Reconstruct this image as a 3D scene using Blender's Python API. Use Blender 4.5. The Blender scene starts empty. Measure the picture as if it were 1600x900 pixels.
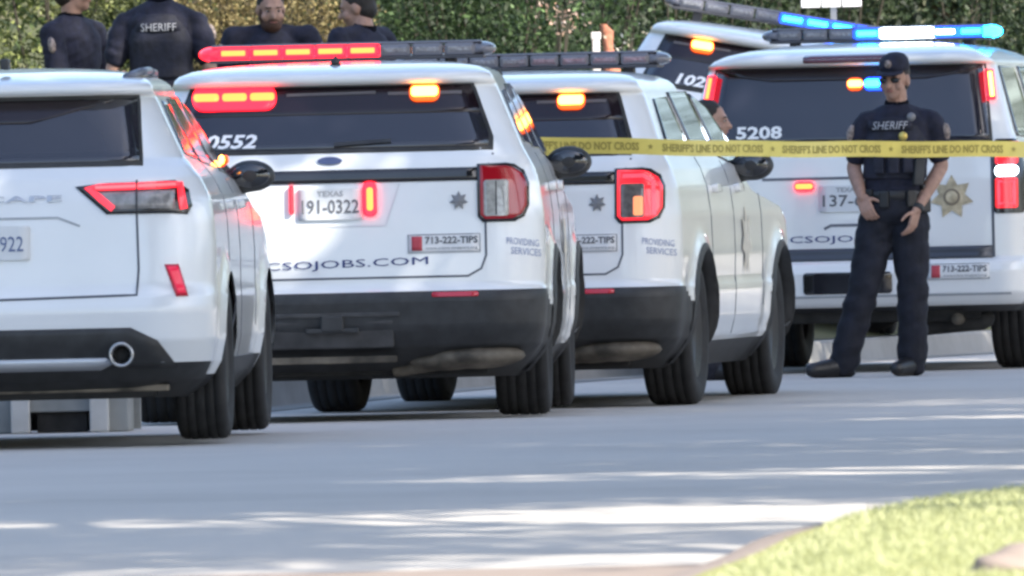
import bpy, bmesh, math, random
import numpy as np
from mathutils import Vector, Matrix, Euler
random.seed(7); rng = np.random.default_rng(7)
R = math.radians
C = bpy.context.scene.collection
sc = bpy.context.scene

# ---------------------------------------------------------------- camera
cam_d = bpy.data.cameras.new('camera'); cam = bpy.data.objects.new('camera', cam_d); C.objects.link(cam)
cam.location = (0, 0, 1.15)
cam.rotation_euler = (R(90 - 0.3314), 0, 0)
cam.rotation_euler = (Matrix.Rotation(R(90 - 0.3314), 3, 'X') @ Matrix.Rotation(R(-1.3), 3, 'Z')).to_euler()
cam_d.sensor_width = 36; cam_d.lens = 637.9
cam_d.clip_start = 1; cam_d.clip_end = 5000
cam_d.dof.use_dof = True; cam_d.dof.focus_distance = 92; cam_d.dof.aperture_fstop = 18
sc.camera = cam

# ---------------------------------------------------------------- world, sun, exposure
SUN_EL, SUN_AZ = 42.0, 127.0          # elevation, clockwise from +Y: from behind the camera, on the right
w = bpy.data.worlds.new('World'); sc.world = w; w.use_nodes = True
nt = w.node_tree
sky = nt.nodes.new('ShaderNodeTexSky'); sky.sky_type = 'NISHITA'; sky.sun_disc = False
sky.dust_density = 1.6; sky.ozone_density = .9; sky.sun_elevation = R(SUN_EL); sky.sun_rotation = R(SUN_AZ)
nt.links.new(sky.outputs[0], nt.nodes['Background'].inputs[0]); nt.nodes['Background'].inputs[1].default_value = 0.15
sun_d = bpy.data.lights.new('sun', 'SUN'); sun = bpy.data.objects.new('sun', sun_d); C.objects.link(sun)
sun_d.energy = 3.4; sun_d.angle = R(0.53); sun_d.color = (1, 0.93, 0.82)
sv = Vector((math.sin(R(SUN_AZ)) * math.cos(R(SUN_EL)), math.cos(R(SUN_AZ)) * math.cos(R(SUN_EL)), math.sin(R(SUN_EL))))
sun.rotation_euler = sv.to_track_quat('Z', 'Y').to_euler()
sun.location = (30, -30, 40)
sc.view_settings.view_transform = 'Standard'; sc.view_settings.look = 'None'
sc.view_settings.exposure = 1.42; sc.view_settings.gamma = 1
sc.render.filter_size = 2.8
sc.cycles.filter_width = 2.8
sc.cycles.max_bounces = 6

# ---------------------------------------------------------------- materials
MATS = {}
def mat(name, col, rough=0.5, metal=0.0, coat=0.0, var=0.0, scale=8.0, bump=0.0, bscale=60.0, emit=None, estr=0.0, spec=0.5, col2=None, trans=0.0):
    if name in MATS: return MATS[name]
    m = bpy.data.materials.new(name); m.use_nodes = True
    n = m.node_tree.nodes; l = m.node_tree.links; b = n['Principled BSDF']
    b.inputs['Base Color'].default_value = (*col, 1); b.inputs['Roughness'].default_value = rough
    b.inputs['Metallic'].default_value = metal; b.inputs['Coat Weight'].default_value = coat
    b.inputs['Coat Roughness'].default_value = 0.06
    b.inputs['Specular IOR Level'].default_value = spec
    if trans: b.inputs['Transmission Weight'].default_value = trans
    if var or col2:
        tc = n.new('ShaderNodeTexCoord'); nz = n.new('ShaderNodeTexNoise'); nz.inputs['Scale'].default_value = scale
        nz.inputs['Detail'].default_value = 5; l.new(tc.outputs['Object'], nz.inputs['Vector'])
        cr = n.new('ShaderNodeValToRGB'); c2 = col2 or tuple(max(0, c * (1 - var)) for c in col)
        c1 = col if col2 else tuple(min(1, c * (1 + var)) for c in col)
        cr.color_ramp.elements[0].position = 0.35; cr.color_ramp.elements[1].position = 0.65
        cr.color_ramp.elements[0].color = (*c2, 1); cr.color_ramp.elements[1].color = (*c1, 1)
        l.new(nz.outputs[0], cr.inputs[0]); l.new(cr.outputs[0], b.inputs['Base Color'])
    if bump:
        tc2 = n.new('ShaderNodeTexCoord'); nb = n.new('ShaderNodeTexNoise'); nb.inputs['Scale'].default_value = bscale
        nb.inputs['Detail'].default_value = 4; l.new(tc2.outputs['Object'], nb.inputs['Vector'])
        bp = n.new('ShaderNodeBump'); bp.inputs['Strength'].default_value = bump; bp.inputs['Distance'].default_value = 0.01
        l.new(nb.outputs[0], bp.inputs['Height']); l.new(bp.outputs[0], b.inputs['Normal'])
    if emit:
        b.inputs['Emission Color'].default_value = (*emit, 1); b.inputs['Emission Strength'].default_value = estr
    MATS[name] = m; return m
PAINT = mat('white_paint', (.74, .75, .755), .30, coat=.8, var=.03, scale=2.2)
PAINT2 = mat('white_paint_cool', (.72, .735, .75), .30, coat=.8, var=.03, scale=2.2)
GLASS = mat('tinted_glass', (.012, .014, .02), .04, spec=.9, coat=.3)
GLASSR = mat('rear_glass', (.020, .021, .032), .06, spec=.8)
BLACK = mat('black_plastic', (.025, .026, .028), .55, var=.25, scale=14)
GLOSSB = mat('gloss_black', (.012, .012, .016), .15, coat=.4)
SEAM = mat('panel_gap', (.10, .11, .135), .8)
UNDER = mat('underbody', (.018, .017, .016), .85, var=.5, scale=9)
RUBBER = mat('tyre_rubber', (.018, .018, .019), .8, var=.3, scale=12, bump=.2)
RIM = mat('dark_rim', (.06, .06, .065), .4, metal=.6)
CHROME = mat('bright_metal', (.42, .42, .43), .35, metal=.9)
MUFF = mat('brown_metal', (.13, .11, .085), .7, metal=.2, var=.6, scale=7)
REDLENS = mat('red_lens', (.15, .004, .010), .15, coat=.4, emit=(1, .01, .03), estr=.05)
REDLIT = mat('red_lens_lit', (.5, .01, .02), .15, coat=.5, emit=(1, .02, .035), estr=.55)
REDDIM = mat('red_reflector', (.38, .01, .03), .25, coat=.4, emit=(1, .01, .05), estr=.03)
CLEAR = mat('clear_lens', (.34, .34, .32), .12, coat=.7, var=.2, scale=40)
CLEARD = mat('smoked_lens', (.13, .12, .12), .12, coat=.7, var=.3, scale=30)
RED_CORE = mat('red_led', (.4, .02, .01), .3, emit=(1, .055, .010), estr=6)
RED_GLOW = mat('red_led_lens', (.4, .01, .01), .3, emit=(1, .008, .02), estr=2.2)
BLUE_CORE = mat('blue_led', (.02, .1, .4), .3, emit=(.012, .50, 1), estr=9)
BLUE_GLOW = mat('blue_led_lens', (.01, .03, .4), .3, emit=(.01, .07, 1), estr=2.2)
WHITE_CORE = mat('white_led', (.8, .8, .8), .3, emit=(.75, .9, 1), estr=7)
AMB_CORE = mat('amber_led', (.5, .2, .02), .3, emit=(1, .33, .05), estr=6)
AMB_GLOW = mat('amber_led_lens', (.5, .1, .01), .3, emit=(1, .09, .005), estr=.7)
DEADLED = mat('unlit_led', (.20, .205, .23), .2, coat=.5, var=.3, scale=50)
BARLENS = mat('bar_lens', (.14, .14, .165), .25, coat=.5)
INK = mat('navy_print', (.02, .035, .16), .5)
INKB = mat('faded_navy_print', (.26, .31, .47), .5)
DARKINK = mat('dark_print', (.13, .135, .15), .6)
GREYINK = mat('grey_print', (.32, .33, .35), .6)
WHITEINK = mat('white_print', (.85, .85, .85), .6)
PLATE = mat('plate_white', (.62, .64, .66), .45)
STICK = mat('sticker_white', (.70, .71, .72), .5)
STICKRED = mat('sticker_red', (.45, .05, .07), .5)
GOLD = mat('badge_gold', (.48, .40, .27), .45, metal=.3, var=.3, scale=20)
GREY = mat('badge_grey', (.2, .2, .21), .4, metal=.5)

# ---------------------------------------------------------------- helpers
def tag(o, label=None, cat=None, group=None, kind=None):
    if label: o['label'] = label
    if cat: o['category'] = cat
    if group: o['group'] = group
    if kind: o['kind'] = kind
    return o
def mesh_obj(name, verts, faces, m, parent=None, smooth=True):
    me = bpy.data.meshes.new(name); me.from_pydata([tuple(v) for v in verts], [], faces); me.validate(); me.update()
    me.materials.append(m)
    if smooth: me.polygons.foreach_set('use_smooth', [True] * len(me.polygons))
    o = bpy.data.objects.new(name, me); C.objects.link(o)
    if parent: o.parent = parent
    return o
def bm_obj(name, bm, m, parent=None, smooth=False):
    me = bpy.data.meshes.new(name); bmesh.ops.recalc_face_normals(bm, faces=bm.faces[:]); bm.to_mesh(me); bm.free()
    me.materials.append(m)
    if smooth: me.polygons.foreach_set('use_smooth', [True] * len(me.polygons))
    o = bpy.data.objects.new(name, me); C.objects.link(o)
    if parent: o.parent = parent
    return o
def empty(name, loc=(0, 0, 0), rot=(0, 0, 0)):
    o = bpy.data.objects.new(name, None); C.objects.link(o); o.location = loc; o.rotation_euler = rot
    o.empty_display_size = .2; return o
def add_box(bm, c, size, rot=None, bevel=0.0):
    g = bmesh.ops.create_cube(bm, size=1); vs = g['verts']
    M = Matrix.Translation(c) @ (rot.to_matrix().to_4x4() if rot else Matrix.Identity(4)) @ Matrix.Diagonal((*size, 1))
    bmesh.ops.transform(bm, matrix=M, verts=vs)
    if bevel:
        es = list({e for v in vs for e in v.link_edges})
        bmesh.ops.bevel(bm, geom=es, offset=bevel, segments=2, affect='EDGES', profile=.6)
def box(name, c, size, m, parent=None, rot=None, bevel=0.0):
    bm = bmesh.new(); add_box(bm, c, size, rot, bevel); return bm_obj(name, bm, m, parent)
def add_tube(bm, p0, p1, r0, r1, seg=14, caps=True, round_=False):
    p0, p1 = Vector(p0), Vector(p1); d = p1 - p0; L = d.length
    q = d.to_track_quat('Z', 'Y').to_matrix().to_4x4()
    rings = [(0, r0), (L, r1)]
    if round_:
        rings = [(-r0 * .98, r0 * .2), (-r0 * .7, r0 * .714), (0, r0), (L * .5, (r0 + r1) / 2), (L, r1), (L + r1 * .7, r1 * .714), (L + r1 * .98, r1 * .2)]
    vs = []
    for z, r in rings:
        vs.append([bm.verts.new(Matrix.Translation(p0) @ q @ Vector((r * math.cos(2 * math.pi * k / seg), r * math.sin(2 * math.pi * k / seg), z))) for k in range(seg)])
    for a, b in zip(vs, vs[1:]):
        for k in range(seg): bm.faces.new((a[k], a[(k + 1) % seg], b[(k + 1) % seg], b[k]))
    if caps: bm.faces.new(vs[0][::-1]); bm.faces.new(vs[-1])
def add_ell(bm, c, r, rot=None, seg=16, rings=10):
    g = bmesh.ops.create_uvsphere(bm, u_segments=seg, v_segments=rings, radius=1)
    M = Matrix.Translation(c) @ (rot.to_matrix().to_4x4() if rot else Matrix.Identity(4)) @ Matrix.Diagonal((*r, 1))
    bmesh.ops.transform(bm, matrix=M, verts=g['verts'])
def add_loft(bm, secs, seg=24, n=2.0):
    """secs: (cx, cy, cz, rx, ry, yaw) rings, closed at both ends"""
    vs = []
    for cx, cy, cz, rx, ry, yaw in secs:
        ring = []
        for k in range(seg):
            a = 2 * math.pi * k / seg; ca, sa = math.cos(a), math.sin(a)
            x = rx * math.copysign(abs(ca) ** (2 / n), ca); y = ry * math.copysign(abs(sa) ** (2 / n), sa)
            ring.append(bm.verts.new((cx + x * math.cos(yaw) - y * math.sin(yaw), cy + x * math.sin(yaw) + y * math.cos(yaw), cz)))
        vs.append(ring)
    for a, b in zip(vs, vs[1:]):
        for k in range(seg): bm.faces.new((a[k], a[(k + 1) % seg], b[(k + 1) % seg], b[k]))
    bm.faces.new(vs[0][::-1]); bm.faces.new(vs[-1])
def fuse(name, bm, voxel, m, parent=None, smooth=4):
    o = bm_obj(name, bm, m)
    md = o.modifiers.new('r', 'REMESH'); md.mode = 'VOXEL'; md.voxel_size = voxel
    ms = o.modifiers.new('s', 'SMOOTH'); ms.factor = .5; ms.iterations = smooth
    dg = bpy.context.evaluated_depsgraph_get(); dg.update()
    me = bpy.data.meshes.new_from_object(o.evaluated_get(dg)); o.modifiers.clear(); old = o.data; o.data = me
    bpy.data.meshes.remove(old); me.name = name
    if not me.materials: me.materials.append(m)
    me.polygons.foreach_set('use_smooth', [True] * len(me.polygons))
    if parent: o.parent = parent
    return o
_txt = {}
def text_data(s, bold=.02, shear=0.0):
    key = (s, bold, shear)
    if key in _txt: return _txt[key]
    cu = bpy.data.curves.new('t', 'FONT'); cu.body = s; cu.size = 1; cu.offset = bold; cu.resolution_u = 2; cu.shear = shear
    o = bpy.data.objects.new('t', cu); C.objects.link(o)
    dg = bpy.context.evaluated_depsgraph_get(); dg.update()
    me = bpy.data.meshes.new_from_object(o.evaluated_get(dg))
    v = np.array([x.co[:2] for x in me.vertices]); f = [tuple(p.vertices) for p in me.polygons]
    bpy.data.objects.remove(o); bpy.data.curves.remove(cu); bpy.data.meshes.remove(me)
    v -= v.min(0); v /= v.max(0)
    _txt[key] = (v, f); return v, f
def text_on(name, s, f2, cx, cz, wd, ht, m, parent, off=.006, bold=.02, shear=0.0, slope=0.0):
    """lettering laid on a surface f2(a, b, offset); slope tilts the line"""
    v, f = text_data(s, bold, shear)
    return mesh_obj(name, [f2(cx + (a - .5) * wd, cz + (b - .5) * ht + (a - .5) * wd * slope, off) for a, b in v], f, m, parent, False)

# ---------------------------------------------------------------- vehicle body surface
class Surf:
    """Car shell: for each height a rounded plan outline (half width w, tail y, nose y, corner radius)."""
    def __init__(s, rows, nose, rr=.3, rf=.5, bow=.03, ry=None, flare=None):
        s.z = np.array([r[0] for r in rows]); s.w = np.array([r[1] for r in rows]); s.yr = np.array([r[2] for r in rows])
        s.nz = np.array([r[0] for r in nose]); s.ny = np.array([r[1] for r in nose])
        s.rr, s.rf, s.bow, s.ry, s.flare = rr, rf, bow, ry or rr * .8, flare
    def W(s, z): return float(np.interp(z, s.z, s.w))
    def YR(s, z): return float(np.interp(z, s.z, s.yr))
    def YF(s, z): return float(np.interp(z, s.nz, s.ny))
    def rad(s, z): return min(s.rr, s.W(z) * .5 + 1e-4)
    def raw_rear(s, x, z):
        sx = -1 if x < 0 else 1; x = abs(x); w = s.W(z); r = s.rad(z); y = s.YR(z)
        st = w - r
        y += s.bow * min(1, x / max(w, .01)) ** 2
        if x > st:
            q = min(1, (x - st) / r); y += s.ry * (1 - math.sqrt(max(0, 1 - q * q)))
        return Vector((sx * min(x, w), y, z))
    def raw_side(s, y, z, sx=1):
        w = s.W(z); r = s.rad(z); y0 = s.YR(z) + s.bow + s.ry
        x = w
        if y < y0:
            q = min(1, (y0 - y) / s.ry); x = w - r * (1 - math.sqrt(max(0, 1 - q * q)))
        if s.flare:
            for ya, ra, rad_ in s.flare:
                dd = math.hypot(y - ya, z - ra)
                if dd > rad_ * .5: x += .028 * math.exp(-((dd - rad_) / .07) ** 2) * (1 if z < 1 else 0)
        return Vector((sx * x, y, z))
    def rear(s, x, z, off=0.0):
        p = s.raw_rear(x, z)
        if off:
            e = .004; sg = 1 if x >= 0 else -1
            n = (s.raw_rear(x - sg * e, z) - p).cross(s.raw_rear(x, z + e) - p)
            n2 = -n if n.y > 0 else n
            if n2.length > 1e-12: p = p + n2.normalized() * off
        return p
    def side(s, y, z, off=0.0, sx=1):
        p = s.raw_side(y, z, sx)
        if off:
            e = .004
            n = (s.raw_side(y + e, z, sx) - p).cross(s.raw_side(y, z + e, sx) - p)
            if n.x * sx < 0: n = -n
            if n.length > 1e-12: p = p + n.normalized() * off
        return p
    def front(s, x, z, off=0.0):
        w = s.W(z); r = min(s.rf, w * .6); y = s.YF(z) - .12 * (x / max(w, .01)) ** 2
        if abs(x) > w - r:
            q = min(1, (abs(x) - (w - r)) / r); y -= r * .8 * (1 - math.sqrt(max(0, 1 - q * q)))
        return Vector((x, y + off, z))
def rows_poly(poly, nmax=.03):
    zs = sorted({round(p[1], 5) for p in poly}); out = []
    for a, b in zip(zs, zs[1:]):
        k = max(1, int(math.ceil((b - a) / nmax)))
        out += [a + (b - a) * i / k for i in range(k)]
    return out + [zs[-1]]
def span(poly, z):
    xs = []
    z = min(max(z, min(p[1] for p in poly)), max(p[1] for p in poly))
    n = len(poly)
    for i in range(n):
        (x0, z0), (x1, z1) = poly[i], poly[(i + 1) % n]
        if min(z0, z1) - 1e-6 <= z <= max(z0, z1) + 1e-6:
            if abs(z1 - z0) < 1e-6: xs += [x0, x1]
            else: xs.append(x0 + (x1 - x0) * (z - z0) / (z1 - z0))
    return min(xs), max(xs)
def patch(name, f2, poly, m, parent, off=.005, nc=10, back=.004, nmax=.03):
    """a solid panel following the surface f2 inside an outline that is convex along each row"""
    zs = rows_poly(poly, nmax); V = []; F = []
    for z in zs:
        a, b = span(poly, z)
        for k in range(nc + 1): V.append(f2(a + (b - a) * k / nc, z, off))
    W_ = nc + 1; H = len(zs)
    for j in range(H - 1):
        for k in range(nc): F.append((j * W_ + k, j * W_ + k + 1, (j + 1) * W_ + k + 1, (j + 1) * W_ + k))
    border = [k for k in range(W_)] + [j * W_ + nc for j in range(1, H)] + [(H - 1) * W_ + k for k in range(nc - 1, -1, -1)] + [j * W_ for j in range(H - 2, 0, -1)]
    base = len(V)
    for i in border:
        j, k = divmod(i, W_); a, b = span(poly, zs[j]); V.append(f2(a + (b - a) * k / nc, zs[j], -back))
    n = len(border)
    for i in range(n): F.append((border[i], base + i, base + (i + 1) % n, border[(i + 1) % n]))
    bm = bmesh.new(); vs = [bm.verts.new(v) for v in V]
    for f in F:
        try: bm.faces.new([vs[i] for i in f])
        except ValueError: pass
    bmesh.ops.remove_doubles(bm, verts=bm.verts[:], dist=1e-5)
    o = bm_obj(name, bm, m, parent, True)
    return o
def rrect(x0, x1, z0, z1, r, n=4):
    out = []
    for cx, cz, a0 in ((x1 - r, z1 - r, 0), (x0 + r, z1 - r, 90), (x0 + r, z0 + r, 180), (x1 - r, z0 + r, 270)):
        for k in range(n + 1):
            a = R(a0 + 90 * k / n); out.append((cx + r * math.cos(a), cz + r * math.sin(a)))
    return out
def strip(name, f2, pts, wd, m, parent, off=.004, closed=False, seg=.05):
    P = []
    n = len(pts)
    for i in range(n if closed else n - 1):
        a, b = Vector((*pts[i], 0)), Vector((*pts[(i + 1) % n], 0)); k = max(1, int((b - a).length / seg))
        P += [a.lerp(b, j / k) for j in range(k)]
    if not closed: P.append(Vector((*pts[-1], 0)))
    V = []; F = []; n = len(P)
    for i, p in enumerate(P):
        a = P[i - 1] if (i or closed) else p; b = P[(i + 1) % n] if (i < n - 1 or closed) else p
        t = (b - a).normalized(); nn = Vector((-t.y, t.x, 0)) * wd * .5
        for q, o_ in ((p + nn, off), (p - nn, off), (p + nn, -.004), (p - nn, -.004)): V.append(f2(q.x, q.y, o_))
    for i in range(n if closed else n - 1):
        j = (i + 1) % n
        for a, b in ((0, 1), (2, 0), (1, 3)): F.append((4 * i + a, 4 * i + b, 4 * j + b, 4 * j + a))
    bm = bmesh.new(); vs = [bm.verts.new(v) for v in V]
    for f in F:
        try: bm.faces.new([vs[i] for i in f])
        except ValueError: pass
    return bm_obj(name, bm, m, parent, False)
def star_poly(f2, name, cx, cz, r, pts, m, parent, off=.007, inner=.55):
    V = [f2(cx, cz, off + .004)]; n = pts * 2
    for k in range(n):
        a = math.pi * 2 * k / n + math.pi / 2; q = r if k % 2 == 0 else r * inner
        V.append(f2(cx + q * math.cos(a), cz + q * math.sin(a), off))
    return mesh_obj(name, V, [(0, 1 + k, 1 + (k + 1) % n) for k in range(n)], m, parent, False)
def disc(f2, name, cx, cz, rx, rz, m, parent, off=.012):
    n = 20
    V = [f2(cx, cz, off)] + [f2(cx + rx * math.cos(2 * math.pi * k / n), cz + rz * math.sin(2 * math.pi * k / n), off - .003) for k in range(n)]
    return mesh_obj(name, V, [(0, 1 + k, 1 + (k + 1) % n) for k in range(n)], m, parent, False)

def shell(S, parent, paint, axles, Rt, Ra, zbump, zsill, arch_lip):
    """white body plus black bumper and sill cut from one smooth grid, arches open"""
    zs = sorted(set(list(np.round(np.concatenate([np.arange(S.z[0], S.z[-1] - .12, .025), S.z]), 4)) + [zbump, zsill, zbump + .002]))
    zs = [z for z in zs if z <= S.z[-1] - 1e-4]
    zs = [zs[0]] + [b for a, b in zip(zs, zs[1:]) if b - a > .0015]
    def outline(z):
        w_, r_ = S.W(z), S.rad(z); pts = []
        for k in range(11): pts.append(('r', S.raw_rear((w_ - r_) * k / 10, z)))
        for k in range(1, 11): pts.append(('c', S.raw_rear(w_ - r_ + r_ * math.sin(R(90) * k / 10), z)))
        y0 = S.YR(z) + S.bow + S.ry; rfw = min(S.rf, w_ * .6); y1 = S.front(w_, z).y
        if y1 < y0 + .05: y1 = y0 + .05
        for k in range(1, 101): pts.append(('s', S.raw_side(y0 + (y1 - y0) * k / 100, z)))
        for k in range(1, 13): pts.append(('f', S.front(w_ - rfw + rfw * math.cos(R(90) * k / 12), z)))
        for k in range(1, 9): pts.append(('f', S.front((w_ - rfw) * (1 - k / 8), z)))
        return pts
    grid = [outline(z) for z in zs]; n = len(grid[0])
    bm = bmesh.new(); vid = {}
    for sx in (1, -1):
        for j, row in enumerate(grid):
            for i, (k, p) in enumerate(row):
                p = p.copy()
                if k == 's':
                    for ya in axles:
                        dy, dz = p.y - ya, p.z - Rt; dd = math.hypot(dy, dz)
                        if abs(dd - Ra) < .028 and dd > 0:
                            p.y = ya + dy / dd * Ra; p.z = Rt + dz / dd * Ra; p.x = S.raw_side(p.y, p.z).x
                vid[(sx, j, i)] = bm.verts.new((p.x * sx, p.y, p.z))
    black = set(); top = len(zs) - 1
    for sx in (1, -1):
        for j in range(top):
            for i in range(n - 1):
                q = [vid[(sx, j, i)], vid[(sx, j, i + 1)], vid[(sx, j + 1, i + 1)], vid[(sx, j + 1, i)]]
                c = sum((v.co for v in q), Vector()) / 4
                if any(math.hypot(c.y - ya, c.z - Rt) < Ra - .004 for ya in axles) and grid[j][i][0] in 's' and c.z > 0: continue
                f = bm.faces.new(q if sx > 0 else q[::-1]); f.smooth = True
                zb = zbump - .12 * max(0, (c.y + .62) / .25) if c.y > -.62 else zbump
                if (c.y < -.30 and c.z < zb) or c.z < zsill: black.add(f)
    # roof closing fan
    for sx in (1, -1):
        pass
    ring = [vid[(1, top, i)] for i in range(n)] + [vid[(-1, top, i)] for i in range(n - 2, 0, -1)]
    apex = bm.verts.new((0, sum(v.co.y for v in ring) / len(ring), S.z[-1]))
    for i in range(len(ring)):
        f = bm.faces.new((ring[i], ring[(i + 1) % len(ring)], apex)); f.smooth = True
    bmesh.ops.remove_doubles(bm, verts=bm.verts[:], dist=2e-4)
    black = [f for f in black if f.is_valid]
    bb = bmesh.new(); mp = {}
    for f in black:
        vs = []
        for v in f.verts:
            if v not in mp: mp[v] = bb.verts.new(v.co)
            vs.append(mp[v])
        nf = bb.faces.new(vs); nf.smooth = True
    bmesh.ops.delete(bm, geom=black, context='FACES')
    o = bm_obj('body', bm, paint, parent); o.data.polygons.foreach_set('use_smooth', [True] * len(o.data.polygons))
    bmp = bm_obj('bumper', bb, BLACK, parent); bmp.data.polygons.foreach_set('use_smooth', [True] * len(bmp.data.polygons))
    # arches: dark lip and inner well
    for ya in axles:
        for sx in (1, -1):
            V = []; F = []; N = 28
            for k in range(N + 1):
                a = R(-22 + 224 * k / N)
                y, z = ya + Ra * math.cos(a), Rt + Ra * math.sin(a)
                z = max(z, S.z[0] + .02)
                x = S.raw_side(y, z).x
                y2, z2 = ya + (Ra + .035) * math.cos(a), max(Rt + (Ra + .035) * math.sin(a), S.z[0] + .02)
                x2 = S.raw_side(y2, z2).x
                V += [Vector((sx * (x2 + .004), y2, z2)), Vector((sx * (x + .012), y, z)), Vector((sx * (x - .06), y, z)), Vector((sx * .55, y, z))]
            for k in range(N):
                for a in range(2): F.append((4 * k + a, 4 * k + a + 1, 4 * k + 5 + a, 4 * k + 4 + a))
            if arch_lip: mesh_obj('arch_lip', V, F, BLACK, parent)
            F = [(4 * k + 2, 4 * k + 3, 4 * k + 7, 4 * k + 6) for k in range(N)]
            mesh_obj('wheel_well', V, F, UNDER, parent)
    return o
def lathe(name, prof, m, parent, c, seg=44):
    V = []; F = []; n = len(prof)
    for k in range(seg):
        a = 2 * math.pi * k / seg
        for x, r in prof: V.append((c[0] + x, c[1] + r * math.cos(a), c[2] + r * math.sin(a)))
    for k in range(seg):
        for i in range(n - 1): F.append((k * n + i, k * n + i + 1, ((k + 1) % seg) * n + i + 1, ((k + 1) % seg) * n + i))
    return mesh_obj(name, V, F, m, parent)
def wheel(parent, x, y, r, wd, side):
    t = empty('wheel', (x, y, r)); t.parent = parent
    h = wd / 2; pr = [(-h * .82, r * .62), (-h, r * .74), (-h, r * .9), (-h * .93, r * .96), (-h * .80, r * .99)]
    for gx in (-.55, -.2, .2, .55):
        pr += [(h * (gx - .035), r), (h * (gx - .025), r - .005), (h * (gx + .025), r - .005), (h * (gx + .035), r)]
    pr += [(h * .80, r * .99), (h * .93, r * .96), (h, r * .9), (h, r * .74), (h * .82, r * .62)]
    lathe('tyre', pr, RUBBER, t, (0, 0, 0))
    s = side
    lathe('rim', [(-s * h * .8, r * .62), (-s * h * .5, r * .58), (s * h * .55, r * .58), (s * h * .84, r * .63), (s * h * .6, r * .5), (s * h * .35, r * .3), (s * h * .6, r * .14), (s * h * .62, 0.001)], RIM, t, (0, 0, 0), 32)
def light_bar(parent, y, z, L, lit, tilt=0):
    """roof light bar: tray, lens row, eight lamp modules (each its own), two feet"""
    b = empty('light_bar', (0, y, z)); b.parent = parent
    TRAY = mat('bar_tray', (.06, .06, .07), .5)
    bm = bmesh.new(); add_box(bm, (0, 0, .006), (L - .12, .25, .016), None, .006); bm_obj('tray', bm, TRAY, b)
    bm = bmesh.new(); add_box(bm, (0, 0, .082), (L - .14, .21, .012), None, .006); bm_obj('lid', bm, BARLENS, b)
    for sx in (-1, 1):
        bm = bmesh.new(); add_ell(bm, (sx * (L / 2 - .075), 0, .044), (.075, .122, .038)); add_box(bm, (sx * (L / 2 - .10), 0, .044), (.05, .22, .06), None, .02)
        fuse('end_cap', bm, .008, lit.get('end%+d' % sx, BARLENS), b, 3)
        bm = bmesh.new(); add_box(bm, (sx * .52, 0, -.03), (.06, .10, .07), None, .012); bm_obj('foot', bm, TRAY, b)
    n = 8; wd = (L - .2) / n
    for k in range(n):
        x = -L / 2 + .10 + wd * (k + .5); core, glow = lit.get(k, (DEADLED, BARLENS))
        lens = box('lamp_lens', (x, 0, .045), (wd - .006, .24, .064), glow, b, None, .016)
        bm = bmesh.new(); add_box(bm, (x, -.121, .047), (wd * .74, .012, .026), None, .006); bm_obj('lamp_module', bm, core, lens)
    return b
def led_bar(name, f2, x0, x1, z, h, core, glow, parent, off=.02, pieces=1, cf=.27):
    h_ = patch(name, f2, rrect(x0, x1, z - h / 2, z + h / 2, h * .45), glow, parent, off, 8, .0)
    wd = (x1 - x0) / pieces
    for k in range(pieces):
        patch('lamp_module', f2, rrect(x0 + wd * (k + .06), x0 + wd * (k + .94), z - h * cf, z + h * cf, h * cf * .8), core, h_, off + .006, 4, .0)
    return h_
def mirror_of(S): return lambda y, z, off=0.0: S.side(y, z, off, 1), lambda y, z, off=0.0: S.side(y, z, off, -1)
def wing_mirror(parent, x, y, z, sx, lens=None, sz=(.118, .09, .082), body=BLACK):
    bm = bmesh.new(); add_ell(bm, (sx * x, y, z), sz)
    add_tube(bm, (sx * (x - .15), y + .02, z - .075), (sx * (x - .02), y, z - .05), .035, .03)
    o = fuse('wing_mirror', bm, .012, body, parent, 3)
    bm = bmesh.new(); add_ell(bm, (sx * x, y - sz[1] * .72, z), (sz[0] * .8, .02, sz[2] * .72)); bm_obj('mirror_glass', bm, GLASS, o, True)
    return o
def sticker(S, parent, x0, x1, z0, z1, split=.2):
    wd = x1 - x0
    st = patch('tip_line_sticker', S.rear, [(x0, z0), (x1, z0), (x1, z1), (x0, z1)], STICK, parent, .004, 6)
    strip('sticker_border', S.rear, [(x0 + .004, z0 + .004), (x1 - .004, z0 + .004), (x1 - .004, z1 - .004), (x0 + .004, z1 - .004)], .006, GREYINK, st, .0055, True)
    patch('sticker_logo', S.rear, [(x0 + .02, z0 + .012), (x0 + wd * split, z0 + .012), (x0 + wd * split, z1 - .012), (x0 + .02, z1 - .012)], STICKRED, st, .0055, 3)
    hh = z1 - z0
    text_on('sticker_lettering', '713-222-TIPS', S.rear, x0 + wd * (split + 1) / 2, z0 + hh * .66, wd * (1 - split) * .9, hh * .38, DARKINK, st, .007, .03)
    text_on('sticker_lettering', 'www.crime-stoppers.org', S.rear, x0 + wd * (split + 1) / 2, z0 + hh * .24, wd * (1 - split) * .88, hh * .17, GREYINK, st, .007, .02)
def plate(S, parent, cx, cz, txt, state, wd=.32, ht=.155):
    p = patch('licence_plate', S.rear, rrect(cx - wd / 2, cx + wd / 2, cz - ht / 2, cz + ht / 2, .012), PLATE, parent, .012, 6, .0)
    if state: text_on('plate_state_name', state, S.rear, cx, cz + ht * .33, wd * .4, ht * .17, GREYINK, p, .015)
    if txt: text_on('plate_number', txt, S.rear, cx, cz - ht * .08, wd * .88, ht * .44, DARKINK, p, .015, .012)

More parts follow.
